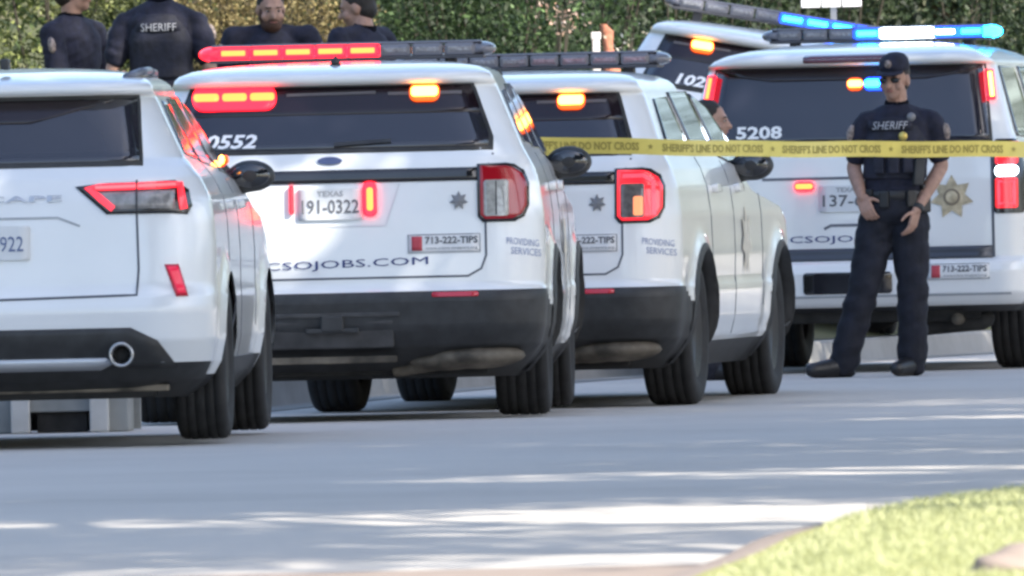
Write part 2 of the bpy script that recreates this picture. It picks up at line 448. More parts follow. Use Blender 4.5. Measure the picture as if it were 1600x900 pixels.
# ---------------------------------------------------------------- the police-type SUV (three of them)
SUV_ROWS = [(.20, .88, -.62), (.28, .95, -.78), (.36, 1.01, -.93), (.45, 1.035, -.99), (.58, 1.045, -1.0), (.625, 1.045, -.99), (.65, 1.04, -.955),
            (.80, 1.045, -.945), (1.0, 1.04, -.93), (1.15, 1.02, -.915), (1.24, .99, -.90), (1.29, .962, -.875), (1.33, .94, -.84),
            (1.5, .868, -.69), (1.645, .805, -.565), (1.655, .80, -.61), (1.69, .785, -.625), (1.71, .765, -.58), (1.735, .71, -.42), (1.755, .60, -.1),
            (1.768, .46, .25), (1.776, .28, .6), (1.78, .1, .85), (1.781, .0, 1.0)]
SUV_NOSE = [(.2, 3.75), (.4, 3.95), (.7, 3.97), (.95, 3.9), (1.03, 3.7), (1.08, 3.1), (1.11, 2.7), (1.16, 2.55), (1.65, 1.5), (1.70, 1.4), (1.74, 1.28), (1.77, 1.15), (1.781, 1.05)]
def police_suv(loc, yaw, roll, label, number, platetxt, lit_bar, tail_lit, rear_led, number_x, amber=True, amber_x=.46, detail=True):
    t = empty('police_suv', loc, (0, roll, -yaw)); tag(t, label, 'police car', 'white sheriff SUVs of the same model')
    S = Surf(SUV_ROWS, SUV_NOSE, .30, .5, .03, .24, flare=[(0, .385, .43), (3.02, .385, .43)])
    shell(S, t, PAINT, (0, 3.02), .385, .43, .63, .33, True)
    sR, sL = mirror_of(S)
    # glass
    gl = patch('window_seal', S.rear, [(-.80, 1.315), (.80, 1.315), (.80, 1.38), (.70, 1.648), (-.70, 1.648), (-.80, 1.38)], BLACK, t, .003, 16)
    g = patch('rear_window', S.rear, [(-.775, 1.335), (.775, 1.335), (.775, 1.39), (.683, 1.64), (-.683, 1.64), (-.775, 1.39)], GLASSR, t, .008, 18)
    patch('painted_reflection', S.rear, [(-.735, 1.50), (.735, 1.50), (.685, 1.635), (-.685, 1.635)], mat('painted_reflection', (.011, .005, .009), .22), t, .0095, 16)  # dark reflection and red lamp spill painted on the upper glass
    for f, sx in ((sR, 1), (sL, -1)):
        patch('quarter_window', f, [(-.40, 1.36), (.42, 1.34), (.42, 1.62), (-.12, 1.61)], GLASS, t, .005, 8)
        patch('side_window', f, [(.50, 1.33), (1.30, 1.32), (1.27, 1.65), (.50, 1.645)], GLASS, t, .005, 8)
        patch('side_window', f, [(1.36, 1.30), (2.32, 1.20), (1.78, 1.56), (1.34, 1.64)], GLASS, t, .005, 8)
        for pts in ([(.46, .36), (.44, 1.3)], [(1.32, .36), (1.33, 1.28)], [(2.42, .5), (2.40, 1.1)]):
            strip('door_gap', f, pts, .012, SEAM, t, .002)
        for yy in (.62, 1.48): patch('door_handle', f, rrect(yy, yy + .2, 1.11, 1.15, .015), PAINT, t, .03, 5)
        wing_mirror(t, 1.075, 1.85, 1.25, sx)
    wsf = patch('windscreen', S.front, [(-.82, 1.18), (.82, 1.18), (.68, 1.63), (-.68, 1.63)], GLASS, t, .006, 16)
    # tail panel
    patch('trim_strip', S.rear, [(-.745, 1.168), (.745, 1.168), (.735, 1.232), (-.735, 1.232)], GLOSSB, t, .007, 20)
    strip('tailgate_gap', S.rear, [(-.76, 1.0), (-.76, .80), (-.735, .735), (-.67, .70), (.67, .70), (.735, .735), (.76, .80), (.76, 1.0)], .010, SEAM, t, .0025)
    strip('tailgate_gap', S.rear, [(.775, 1.235), (.80, 1.30)], .010, SEAM, t, .0025); strip('tailgate_gap', S.rear, [(-.775, 1.235), (-.80, 1.30)], .010, SEAM, t, .0025)
    strip('recess_shade', S.rear, [(-.34, 1.16), (-.27, .955), (.27, .955), (.34, 1.16)], .008, mat('recess_pale', (.62, .63, .65), .5), t, .002)  # shadow line of the plate recess drawn in colour, surface stays smooth
    disc(S.rear, 'maker_badge', 0, 1.275, .062, .018, mat('badge_blue', (.05, .07, .16), .3), t)
    for sx in (-1, 1):
        q = lambda x, z, off=0.0, sx=sx: S.rear(sx * x, z, off)
        TLo = lambda i: [(.722 + i, 1.245 - i * .6), (.722 + i, .99 + i * .6), (.745 + i, .962 + i), (.90 - i, .962 + i), (.945 - i, .985 + i), (.968 - i, 1.04), (.968 - i, 1.15), (.945 - i, 1.21 - i), (.90 - i, 1.24 - i), (.86, 1.247 - i)]
        L = patch('tail_light', q, TLo(0), GLOSSB, t, .008, 14)
        red = REDLIT if tail_lit else REDLENS
        patch('lens_red', q, TLo(.014), red, L, .012, 14)
        patch('lens_clear', q, rrect(.752, .868, .99, 1.165, .012), CLEARD if tail_lit else CLEAR, L, .015, 8)
        if tail_lit:
            strip('light_guide', q, [(.762, 1.205), (.865, 1.205), (.91, 1.17), (.915, 1.0)], .02, mat('light_guide', (.5, .02, .03), .3, emit=(1, .03, .05), estr=1.3), L, .0165)
            patch('turn_lamp', q, rrect(.815, .862, 1.0, 1.10, .01), mat('turn_lamp', (.5, .2, .1), .3, emit=(1, .3, .12), estr=.45), L, .0175, 4)
        else:
            strip('lens_divider', q, [(.81, .995), (.81, 1.16)], .006, BLACK, L, .0165)
        patch('bumper_reflector', q, rrect(.49, .72, .60, .622, .008), REDDIM, t, .006, 6)
    plate(S, t, 0.0, 1.065, platetxt, 'TEXAS')
    star_poly(S.rear, 'star_badge', .63, 1.07, .048, 7, GREY, t)
    sticker(S, t, .375, .735, .815, .91)
    text_on('web_address_lettering', 'HCSOJOBS.COM', S.rear, .03, .765, .89, .05, INK, t, .005, .0, slope=.02)
    for f in (sR, sL):
        pass
    text_on('quarter_lettering', 'PROVIDING', lambda a, b, o=0: S.rear(a, b, o), .935, .860, .15, .034, INKB, t, .006, .0, slope=-.12)
    text_on('quarter_lettering', 'SERVICES', lambda a, b, o=0: S.rear(a, b, o), .95, .812, .14, .034, INKB, t, .006, .0, slope=-.12)
    if number: text_on('unit_number', number, S.rear, number_x, 1.375, .0625 * len(number), .07, WHITEINK, t, .012, .03, .25)
    wp = strip('rear_wiper', S.rear, [(.02, 1.345), (.30, 1.36)], .018, BLACK, t, .022)
    FADED = mat('faded_gold', (.58, .54, .46), .45, var=.1, scale=12); star_poly(sR, 'door_star', 1.75, .85, .2, 7, FADED, t); star_poly(sL, 'door_star', 1.75, .85, .2, 7, FADED, t)
    # lower tail: hitch panel, step, muffler, underbody
    box('underbody', (0, 1.45, .30), (1.5, 4.3, .17), UNDER, t, None, .03)
    bm = bmesh.new(); add_box(bm, (0, -.975, .520), (.66, .05, .022), None, .005); add_box(bm, (0, -.95, .43), (.60, .06, .14), Euler((R(12), 0, 0)), .01)
    bm_obj('hitch_panel', bm, mat('hitch_panel', (.045, .044, .045), .5, var=.3, scale=12), t)
    bm = bmesh.new(); add_box(bm, (0, -.995, .48), (.11, .06, .08), None, .008); add_box(bm, (.0, -1.005, .445), (.26, .03, .022), None, .004); bm_obj('hitch_receiver', bm, BLACK, t)
    bm = bmesh.new(); add_ell(bm, (.70, -.78, .305), (.24, .14, .065)); add_ell(bm, (.55, -.74, .285), (.2, .12, .05)); add_tube(bm, (.28, -.7, .235), (.52, -.76, .27), .032, .032); fuse('muffler', bm, .012, MUFF, t, 3)  # brown lump stands for exhaust and the beige reflection under the rear corner
    bm = bmesh.new(); add_box(bm, (-.02, -.9, .30), (.66, .05, .035), None, .006); bm_obj('skid_edge', bm, MUFF, t)
    bm = bmesh.new(); add_ell(bm, (0, .0, .33), (.2, .2, .13)); add_tube(bm, (-.8, 0, .36), (.8, 0, .36), .04, .04); bm_obj('rear_axle', bm, UNDER, t, True)
    for x in (-.895, .895):
        for y in (0, 3.02): wheel(t, x, y, .385, .265, 1 if x > 0 else -1)
    # roof: rails and light bar
    bm = bmesh.new(); add_tube(bm, (0, -.1, 1.752), (0, -.08, 1.80), .03, .006); bm_obj('roof_aerial', bm, BLACK, t, True)
    light_bar(t, 1.15, 1.785 + (.045 if number == '102' else 0), 1.50, lit_bar)
    # lamps at the top of the rear window
    for x0, x1, core, glow, k in rear_led:
        led_bar('window_lamp', S.rear, x0, x1, 1.587, .115, core, glow, t, .022, k, .15)
    if amber:
        strip('lamp_rail', S.rear, [(amber_x - .18, 1.597), (amber_x + .18, 1.597)], .016, mat('lamp_rail', (.10, .09, .09), .4), t, .012)
        led_bar('window_lamp', S.rear, amber_x - .075, amber_x + .075, 1.597, .085, AMB_CORE, AMB_GLOW, t, .022, 1)
    return t, S
RC, RG = (RED_CORE, RED_GLOW), None
LR = {k: (RED_CORE, RED_GLOW) for k in range(0, 4)}; LR['end-1'] = RED_GLOW; LR[4] = (RED_CORE, RED_GLOW)
suvB, SB = police_suv((-.845, 90.0, 0), R(2.3), 0, 'white police SUV with red roof lights and a glowing red lamp beside its plate', '0552', '191-0322', LR, False,
                  [(-.68, -.27, RED_CORE, RED_GLOW, 3)], -.485)
strip('lamp_rail', SB.rear, [(-.22, 1.60), (.22, 1.605)], .014, MATS['lamp_rail'], suvB, .012)
def v_led(S, parent, x, z0, z1, wd, core, glow):
    h_ = patch('tailgate_lamp', S.rear, rrect(x - wd, x + wd, z0, z1, wd * .8), glow, parent, .02, 5, .0)
    patch('lamp_module', S.rear, rrect(x - wd * .45, x + wd * .45, z0 + wd * .8, z1 - wd * .8, wd * .4), core, h_, .026, 3, .0)
v_led(SB, suvB, .195, 1.0, 1.17, .035, RED_CORE, RED_GLOW)
v_led(SB, suvB, -.19, 1.02, 1.16, .012, REDLIT, REDLIT)
suvC, SC = police_suv((-.035, 95.5, -.035), R(8.5), 0, 'white police SUV with unlit roof bar and yellow tape across its rear', None, None, {}, True, [], 0)
LD = {k: (BLUE_CORE, BLUE_GLOW) for k in range(4, 8)}; LD['end+1'] = BLUE_CORE
suvD, SD = police_suv((1.40, 114.5, .318), R(.5), R(10.3), 'white police SUV tilted on the bank, number 102 on its rear glass', '102', None, LD, False, [], -.50, True, -.46)

# ---------------------------------------------------------------- the compact crossover at the left
A_ROWS = [(.20, .82, -.58), (.28, .90, -.74), (.36, .945, -.86), (.46, .965, -.915), (.60, .972, -.93), (.66, .972, -.915), (.70, .970, -.89), (.85, .972, -.875), (1.0, .965, -.86),
          (1.1, .95, -.845), (1.19, .905, -.81), (1.24, .865, -.765), (1.28, .83, -.715), (1.45, .745, -.60), (1.565, .69, -.52), (1.575, .69, -.60), (1.61, .68, -.605),
          (1.63, .66, -.55), (1.655, .61, -.36), (1.675, .52, -.08), (1.69, .40, .25), (1.70, .25, .6), (1.705, .1, .8), (1.706, 0, .95)]
A_NOSE = [(.2, 3.4), (.4, 3.6), (.7, 3.62), (.9, 3.5), (1.0, 3.2), (1.05, 2.75), (1.1, 2.5), (1.6, 1.4), (1.66, 1.25), (1.706, 1.0)]
def crossover(loc, yaw):
    t = empty('crossover', loc, (0, 0, -yaw)); tag(t, 'white compact crossover with wedge tail lights, nearest at the left', 'car')
    S = Surf(A_ROWS, A_NOSE, .30, .5, .035, .26, flare=[(0, .36, .40), (2.71, .36, .40)])
    shell(S, t, PAINT2, (0, 2.71), .36, .40, .36, .30, False)
    sR, sL = mirror_of(S)
    patch('window_seal', S.rear, [(-.66, 1.245), (.66, 1.245), (.655, 1.30), (.63, 1.568), (-.63, 1.568), (-.655, 1.30)], BLACK, t, .003, 14)
    patch('rear_window', S.rear, [(-.64, 1.265), (.64, 1.265), (.64, 1.31), (.615, 1.56), (-.615, 1.56), (-.64, 1.31)], GLASSR, t, .008, 16)
    patch('painted_reflection', S.rear, [(-.30, 1.44), (.15, 1.44), (.50, 1.53), (.55, 1.558), (-.55, 1.558), (-.5, 1.53)], mat('painted_reflection', (.011, .005, .009), .22), t, .0095, 14)  # dark reflection painted along the top of the glass
    for f, sx in ((sR, 1), (sL, -1)):
        patch('quarter_window', f, [(-.36, 1.30), (.28, 1.27), (.28, 1.52), (-.05, 1.54)], GLASS, t, .005, 8)
        patch('side_window', f, [(.33, 1.26), (1.05, 1.23), (1.02, 1.56), (.33, 1.55)], GLASS, t, .005, 8)
        patch('side_window', f, [(1.12, 1.22), (2.0, 1.14), (1.5, 1.48), (1.1, 1.56)], GLASS, t, .005, 8)
        for pts in ([(.30, .36), (.30, 1.25)], [(1.08, .36), (1.08, 1.22)], [(2.1, .5), (2.08, 1.05)]): strip('door_gap', f, pts, .01, SEAM, t, .002)
        for yy in (.45, 1.25): patch('door_handle', f, rrect(yy, yy + .18, 1.04, 1.08, .012), PAINT2, t, .028, 5)
        wing_mirror(t, .985, 1.75, 1.19, sx, sz=(.115, .09, .075))
        strip('sill_cladding', f, [(.42, .33), (2.28, .33)], .07, BLACK, t, .006)
        bm = bmesh.new()
        pp = [(sx * .56, -.28, 1.648), (sx * .615, -.16, 1.672), (sx * .62, .4, 1.680), (sx * .60, 1.0, 1.672), (sx * .58, 1.25, 1.64)]
        for a, b in zip(pp, pp[1:]): add_tube(bm, a, b, .018, .018, 8)
        bm_obj('roof_rail', bm, mat('rail_grey', (.10, .12, .17), .35), t, True)
        q = lambda x, z, off=0.0, sx=sx: S.rear(sx * x, z, off)
        L = patch('tail_light', q, [(.36, 1.155), (.40, 1.12), (.50, 1.03), (.855, 1.022), (.875, 1.06), (.86, 1.13), (.80, 1.175), (.5, 1.168)], GLOSSB, t, .008, 16)
        patch('lens_clear', q, [(.44, 1.125), (.53, 1.05), (.80, 1.045), (.80, 1.13)], mat('frosted_lens', (.26, .245, .24), .2, coat=.5, var=.25, scale=30), L, .012, 10)
        strip('lens_red', q, [(.53, 1.052), (.415, 1.148), (.82, 1.152), (.838, 1.045)], .028, mat('wedge_light', (.5, .02, .03), .2, coat=.4, emit=(1, .02, .035), estr=.7), L, .015)
        strip('light_guide', q, [(.45, 1.146), (.80, 1.152)], .012, mat('wedge_core', (.5, .05, .06), .3, emit=(1, .07, .08), estr=1.2), L, .018)
        strip('lens_divider', q, [(.635, 1.175), (.635, 1.04)], .008, BLACK, L, .019)
        patch('bumper_reflector', q, [(.755, .80), (.815, .80), (.855, .655), (.805, .655)], REDDIM, t, .008, 5)
        patch('lens', q, [(.765, .79), (.81, .79), (.845, .667), (.81, .667)], mat('reflector_red', (.55, .015, .05), .25, emit=(1, .02, .08), estr=.15), t.children[-1], .012, 5)
        strip('hatch_gap', q, [(.635, 1.04), (.64, .78), (.63, .665), (0, .655)], .010, SEAM, t, .0025)
        bm = bmesh.new(); bm.free(); tp = lathe('tailpipe', [(-.2, .044), (0, .056), (.014, .057), (.02, .050), (.012, .042), (-.06, .036)], CHROME, t, (0, 0, 0), 28); tp.location = (sx * .56, -.955, .40); tp.rotation_euler = (0, 0, R(-90))
        bm = bmesh.new(); add_tube(bm, (sx * .56, -.80, .40), (sx * .56, -.925, .40), .034, .034, 20); bm_obj('tailpipe_bore', bm, UNDER, t, True)
    patch('windscreen', S.front, [(-.75, 1.12), (.75, 1.12), (.62, 1.56), (-.62, 1.56)], GLASS, t, .006, 14)
    # diffuser and its bright insert
    patch('diffuser', S.rear, [(-.80, .34), (.80, .34), (.72, .46), (.60, .52), (-.60, .52), (-.72, .46)], BLACK, t, .006, 16)
    patch('diffuser_insert', S.rear, [(-.46, .355), (.46, .355), (.52, .375), (.48, .39), (-.48, .39), (-.52, .375)], mat('insert_silver', (.5, .52, .55), .35, metal=.4), t, .03, 12)
    box('underbody', (0, 1.3, .27), (1.4, 3.9, .14), UNDER, t, None, .03)
    bm = bmesh.new(); add_box(bm, (.0, -.62, .245), (1.5, .08, .03), None, .008); bm_obj('rear_crossmember', bm, MUFF, t)
    strip('recess_shade', S.rear, [(-.42, 1.02), (.28, 1.02), (.38, .98)], .010, mat('recess_grey', (.35, .37, .40), .5), t, .003)  # shade of the plate recess drawn as a grey line
    text_on('model_lettering', 'ESCAPE', S.rear, .05, 1.105, .5, .028, CHROME, t, .008)
    plate(S, t, -.005, .91, None, None); text_on('plate_number', '922', S.rear, .072, .905, .105, .068, mat('blue_plate_print', (.10, .14, .28), .6), t, .016, .0)
    bm = bmesh.new(); add_box(bm, (0, -.1, 1.72), (.04, .14, .05), None, .012); bm_obj('roof_aerial', bm, BLACK, t)
    for x in (-.865, .865):
        for y in (0, 2.71): wheel(t, x, y, .36, .235, 1 if x > 0 else -1)
    for y_, m_ in ((1.50, AMB_CORE), (1.80, MATS['amber_led_lens'])):
        p_ = S.side(y_, 1.255, .02); bm = bmesh.new(); add_ell(bm, p_, (.014, .03, .022)); am = bm_obj('amber_spot', bm, m_, t, True)  # glowing beads added for amber light spots at the window
    return t, S
carA, SA = crossover((-2.27, 82.4, .02), R(2.9))

# ---------------------------------------------------------------- the large boxy SUV at the right
E_ROWS = [(.34, .93, -.92), (.39, 1.0, -1.08), (.45, 1.03, -1.12), (.58, 1.035, -1.125), (.635, 1.035, -1.11), (.66, 1.035, -1.055), (.9, 1.04, -1.045), (1.12, 1.035, -1.03),
          (1.25, 1.01, -1.015), (1.31, .985, -.995), (1.38, .955, -.965), (1.6, .895, -.88), (1.785, .845, -.80), (1.80, .84, -.90), (1.83, .80, -.91), (1.86, .74, -.82), (1.89, .64, -.55),
          (1.913, .50, -.1), (1.928, .36, .4), (1.936, .20, .9), (1.94, .08, 1.2), (1.941, 0, 1.4)]
E_NOSE = [(.34, 3.9), (.5, 4.05), (.9, 4.05), (1.1, 3.95), (1.2, 3.6), (1.25, 2.9), (1.3, 2.6), (1.8, 1.9), (1.88, 1.7), (1.941, 1.5)]
def big_suv(loc, yaw):
    t = empty('large_suv', loc, (0, 0, -yaw)); tag(t, 'large boxy white sheriff SUV with blue roof lights behind the standing officer', 'police car')
    S = Surf(E_ROWS, E_NOSE, .16, .5, .025, .14, flare=[(0, .41, .47), (2.95, .41, .47)])
    shell(S, t, PAINT, (0, 2.95), .41, .47, .345, .38, False)
    sR, sL = mirror_of(S)
    patch('window_seal', S.rear, [(-.85, 1.325), (.85, 1.325), (.795, 1.786), (-.795, 1.786)], BLACK, t, .003, 16)
    patch('rear_window', S.rear, [(-.83, 1.345), (.83, 1.345), (.775, 1.78), (-.775, 1.78)], GLASSR, t, .008, 18)
    patch('painted_reflection', S.rear, [(-.45, 1.70), (.45, 1.70), (.70, 1.735), (.77, 1.778), (-.77, 1.778), (-.70, 1.735)], mat('painted_reflection', (.011, .005, .009), .22), t, .0095, 14)  # spoiler shade painted across the top of the glass
    for f, sx in ((sR, 1), (sL, -1)):
        patch('quarter_window', f, [(-.72, 1.36), (.28, 1.34), (.20, 1.76), (-.62, 1.77)], GLASS, t, .005, 8)
        patch('side_window', f, [(.40, 1.33), (1.22, 1.32), (1.20, 1.77), (.34, 1.77)], GLASS, t, .005, 8)
        patch('side_window', f, [(1.30, 1.31), (2.3, 1.30), (1.85, 1.72), (1.28, 1.77)], GLASS, t, .005, 8)
        for pts in ([(.36, .5), (.36, 1.3)], [(1.26, .45), (1.26, 1.3)], [(2.4, .5), (2.4, 1.2)], [(-.62, .66), (-.62, .9)]): strip('door_gap', f, pts, .01, SEAM, t, .002)
        for yy in (.55, 1.42): patch('door_handle', f, rrect(yy, yy + .2, 1.10, 1.14, .015), PAINT, t, .03, 5)
        wing_mirror(t, 1.12, 2.1, 1.33, sx, sz=(.12, .09, .12))
        q = lambda x, z, off=0.0, sx=sx: S.rear(sx * x, z, off)
        L = patch('tail_light', q, rrect(.855, 1.025, .91, 1.34, .02), GLOSSB, t, .008, 12)
        patch('lens_red', q, rrect(.865, .985, .94, 1.115, .012), REDLIT, L, .013, 8)
        strip('light_guide', q, [(.885, .965), (.965, .965), (.965, 1.095), (.885, 1.095)], .018, mat('light_guide', (.5, .02, .03), .3, emit=(1, .03, .05), estr=1.3), L, .017, True)
        patch('reverse_lamp', q, rrect(.865, .985, 1.125, 1.185, .025), WHITE_CORE, L, .016, 8)
        patch('lens_red', q, rrect(.865, .985, 1.195, 1.32, .012), REDLIT, L, .013, 8)
        h_ = patch('pillar_lamp', q, [(.812, 1.57), (.850, 1.57), (.825, 1.74), (.787, 1.74)], RED_GLOW, t, .02, 4, .0)
        patch('lamp_module', q, [(.822, 1.585), (.838, 1.585), (.816, 1.725), (.800, 1.725)], RED_CORE if sx < 0 else AMB_CORE, h_, .026, 3, .0)
        strip('tailgate_gap', q, [(.845, 1.33), (.85, .655)], .016, SEAM, t, .003)
        text_on('quarter_lettering', 'SHERIFF', f, -.15, 1.15, .5, .09, INKB, t, .006, .03) if sx > 0 else None
    patch('windscreen', S.front, [(-.85, 1.33), (.85, 1.33), (.72, 1.78), (-.72, 1.78)], GLASS, t, .006, 14)
    patch('brake_lamp', S.rear, rrect(-.26, .26, 1.81, 1.845, .012), mat('brake_lamp_off', (.09, .015, .03), .2, coat=.5), t, .008, 12)
    patch('tailgate_strip', S.rear, [(-.845, .652), (.845, .652), (.845, .725), (-.845, .725)], mat('strip_grey', (.05, .055, .07), .3, metal=.3), t, .012, 16)
    strip('recess_shade', S.rear, [(-.50, 1.135), (.35, 1.135)], .016, mat('recess_dark', (.12, .13, .16), .5), t, .003)  # shade at the top of the plate recess drawn as a dark strip
    strip('handle_shade', S.rear, [(-.14, .84), (-.10, .86), (.3, .86)], .016, mat('recess_dark', (.12, .13, .16), .5), t, .003)  # handle recess shade painted as a dark line
    plate(S, t, .0, 1.015, '137-65', 'TEXAS', .33, .155)
    led_bar('plate_lamp', S.rear, -.31, -.195, 1.09, .055, RED_CORE, RED_GLOW, t, .02, 1)
    led_bar('window_lamp', S.rear, -.01, .085, 1.675, .07, AMB_CORE, AMB_GLOW, t, .022, 1)
    led_bar('window_lamp', S.rear, .09, .285, 1.675, .07, BLUE_CORE, BLUE_GLOW, t, .022, 2)
    star_poly(S.rear, 'star_badge', .61, 1.01, .13, 7, GOLD, t, .006, .6); disc(S.rear, 'star_centre', .61, 1.01, .05, .05, mat('badge_brown', (.2, .16, .11), .5), t, .014); disc(S.rear, 'star_hub', .61, 1.01, .035, .035, GOLD, t, .017)
    text_on('web_address_lettering', 'HCSOJOBS.COM', S.rear, .02, .775, .90, .05, INK, t, .005, .0)
    text_on('unit_number', '5208', S.rear, -.52, 1.405, .27, .075, WHITEINK, t, .012, .03)
    sticker(S, t, .47, .83, .53, .625)
    bm = bmesh.new(); patch('bumper_recess', S.rear, rrect(-.26, .26, .46, .585, .02), GLOSSB, t, .006, 8); bm.free()
    strip('bumper_crease', S.rear, [(-.95, .445), (.95, .445)], .012, mat('recess_grey', (.35, .37, .40), .5), t, .003)
    box('underbody', (0, 1.4, .37), (1.5, 4.6, .14), UNDER, t, None, .03)
    bm = bmesh.new(); add_box(bm, (0, -.9, .33), (1.3, .1, .08), None, .01); add_tube(bm, (.35, -.8, .27), (.75, -.8, .30), .07, .07, round_=True); bm_obj('muffler', bm, UNDER, t, True)
    bm = bmesh.new(); add_tube(bm, (.62, -.98, .30), (.62, -.7, .30), .035, .035); bm_obj('tailpipe', bm, MUFF, t, True)
    bm = bmesh.new(); add_tube(bm, (-.85, 0, .41), (.85, 0, .41), .05, .05); add_ell(bm, (0, 0, .38), (.2, .2, .15)); bm_obj('rear_axle', bm, UNDER, t, True)
    for x in (-.88, .88):
        for y in (0, 2.95): wheel(t, x, y, .41, .275, 1 if x > 0 else -1)
    lit = {4: (WHITE_CORE, WHITE_CORE), 5: (WHITE_CORE, WHITE_CORE), 6: (WHITE_CORE, BLUE_GLOW), 7: (BLUE_CORE, BLUE_GLOW), 3: (BLUE_CORE, BLUE_GLOW), 'end+1': BLUE_CORE}
    light_bar(t, .85, 1.94, 1.44, lit)
    return t, S
carE, SE = big_suv((2.11, 106.7, .0), R(8.0))
# ---------------------------------------------------------------- people
SKIN = mat('skin', (.37, .22, .165), .5, var=.12, scale=30, spec=.35)
NAVY = mat('navy_uniform', (.010, .011, .026), .85, var=.3, scale=25, bump=.5, bscale=28)
NAVYD = mat('dark_vest', (.012, .013, .026), .75, var=.35, scale=18, bump=.4, bscale=40)
TROUS = mat('navy_trousers', (.008, .009, .017), .85, var=.3, scale=14, bump=.6, bscale=18)
LEATHER = mat('black_leather', (.012, .012, .014), .4, bump=.2, bscale=90)
HAIRD = mat('dark_hair', (.015, .011, .009), .6, bump=.6, bscale=160)
BEARD = mat('auburn_beard', (.07, .03, .018), .7, bump=.6, bscale=160)
EYEW = mat('eye_white', (.32, .29, .27), .3); EYED = mat('eye_dark', (.02, .015, .01), .2)
LIP = mat('lip', (.33, .13, .11), .5)
PATCHM = mat('shoulder_patch', (.24, .19, .17), .6, var=.5, scale=60)
def crease(o, amp, sc_):
    """cloth folds: a few crossing waves of uneven direction along the surface normal"""
    me = o.data; n = len(me.vertices); co = np.empty(n * 3); me.vertices.foreach_get('co', co); co = co.reshape(-1, 3)
    no = np.empty(n * 3); me.vertices.foreach_get('normal', no); no = no.reshape(-1, 3); q = co * np.array(sc_) * 3.0
    f = np.sin(q[:, 2] + .8 * np.sin(q[:, 0] * .7 + 1) + q[:, 0] * .9) * np.sin(q[:, 0] * .6 - q[:, 2] * .35 + q[:, 1] * .5 + 2) + .5 * np.sin(q[:, 2] * 1.9 - q[:, 0] * 1.3 + 1.5 * np.sin(q[:, 2] * .4)) * np.sin(q[:, 2] * .55 + q[:, 1])
    co += no * (amp * .8 * f + amp * .7)[:, None]; me.vertices.foreach_set('co', co.ravel()); me.update(); return o
def lerp(a, b, t): return Vector(a).lerp(Vector(b), t)
def add_hand(bm, wrist, d, side, nrm, s=1.0, curl=.5):
    """palm, four bent fingers of different lengths and a thumb; d: along the hand, side: towards the thumb, nrm: out of the back"""
    w_ = Vector(wrist); d = Vector(d).normalized(); nrm = Vector(nrm); nrm = (nrm - d * nrm.dot(d)).normalized(); sd = d.cross(nrm)
    if sd.dot(Vector(side)) < 0: sd = -sd
    for k in range(4): add_tube(bm, w_ + sd * (.024 - .016 * k) * s + d * .005, w_ + d * .088 * s + sd * (.031 - .0205 * k) * s, .015 * s, .0125 * s, 10, True, True)
    for k, L in enumerate((.072, .08, .074, .058)):
        p = w_ + d * .09 * s + sd * (.031 - .0205 * k) * s; a = curl * (.5 + .08 * k)
        for seg, (f, r) in enumerate(((.45, .0095), (.32, .0088), (.25, .008))):
            dd = d * math.cos(a) - nrm * math.sin(a); q = p + dd * L * f * s
            add_tube(bm, p, q, r * s, r * .94 * s, 8, True, True); p = q; a += curl * .55
    p = w_ + d * .022 * s + sd * .026 * s
    for f, r, m_ in ((.038, .0125, .75), (.032, .0105, .5), (.026, .009, .25)):
        dd = (d * (1.1 - m_) + sd * m_ - nrm * .22).normalized(); q = p + dd * f * s
        add_tube(bm, p, q, r * s, r * .92 * s, 8, True, True); p = q
def limb(bm, pts, radii):
    for a, b, r0, r1 in zip(pts, pts[1:], radii, radii[1:]): add_tube(bm, a, b, r0, r1, 14, True, True)
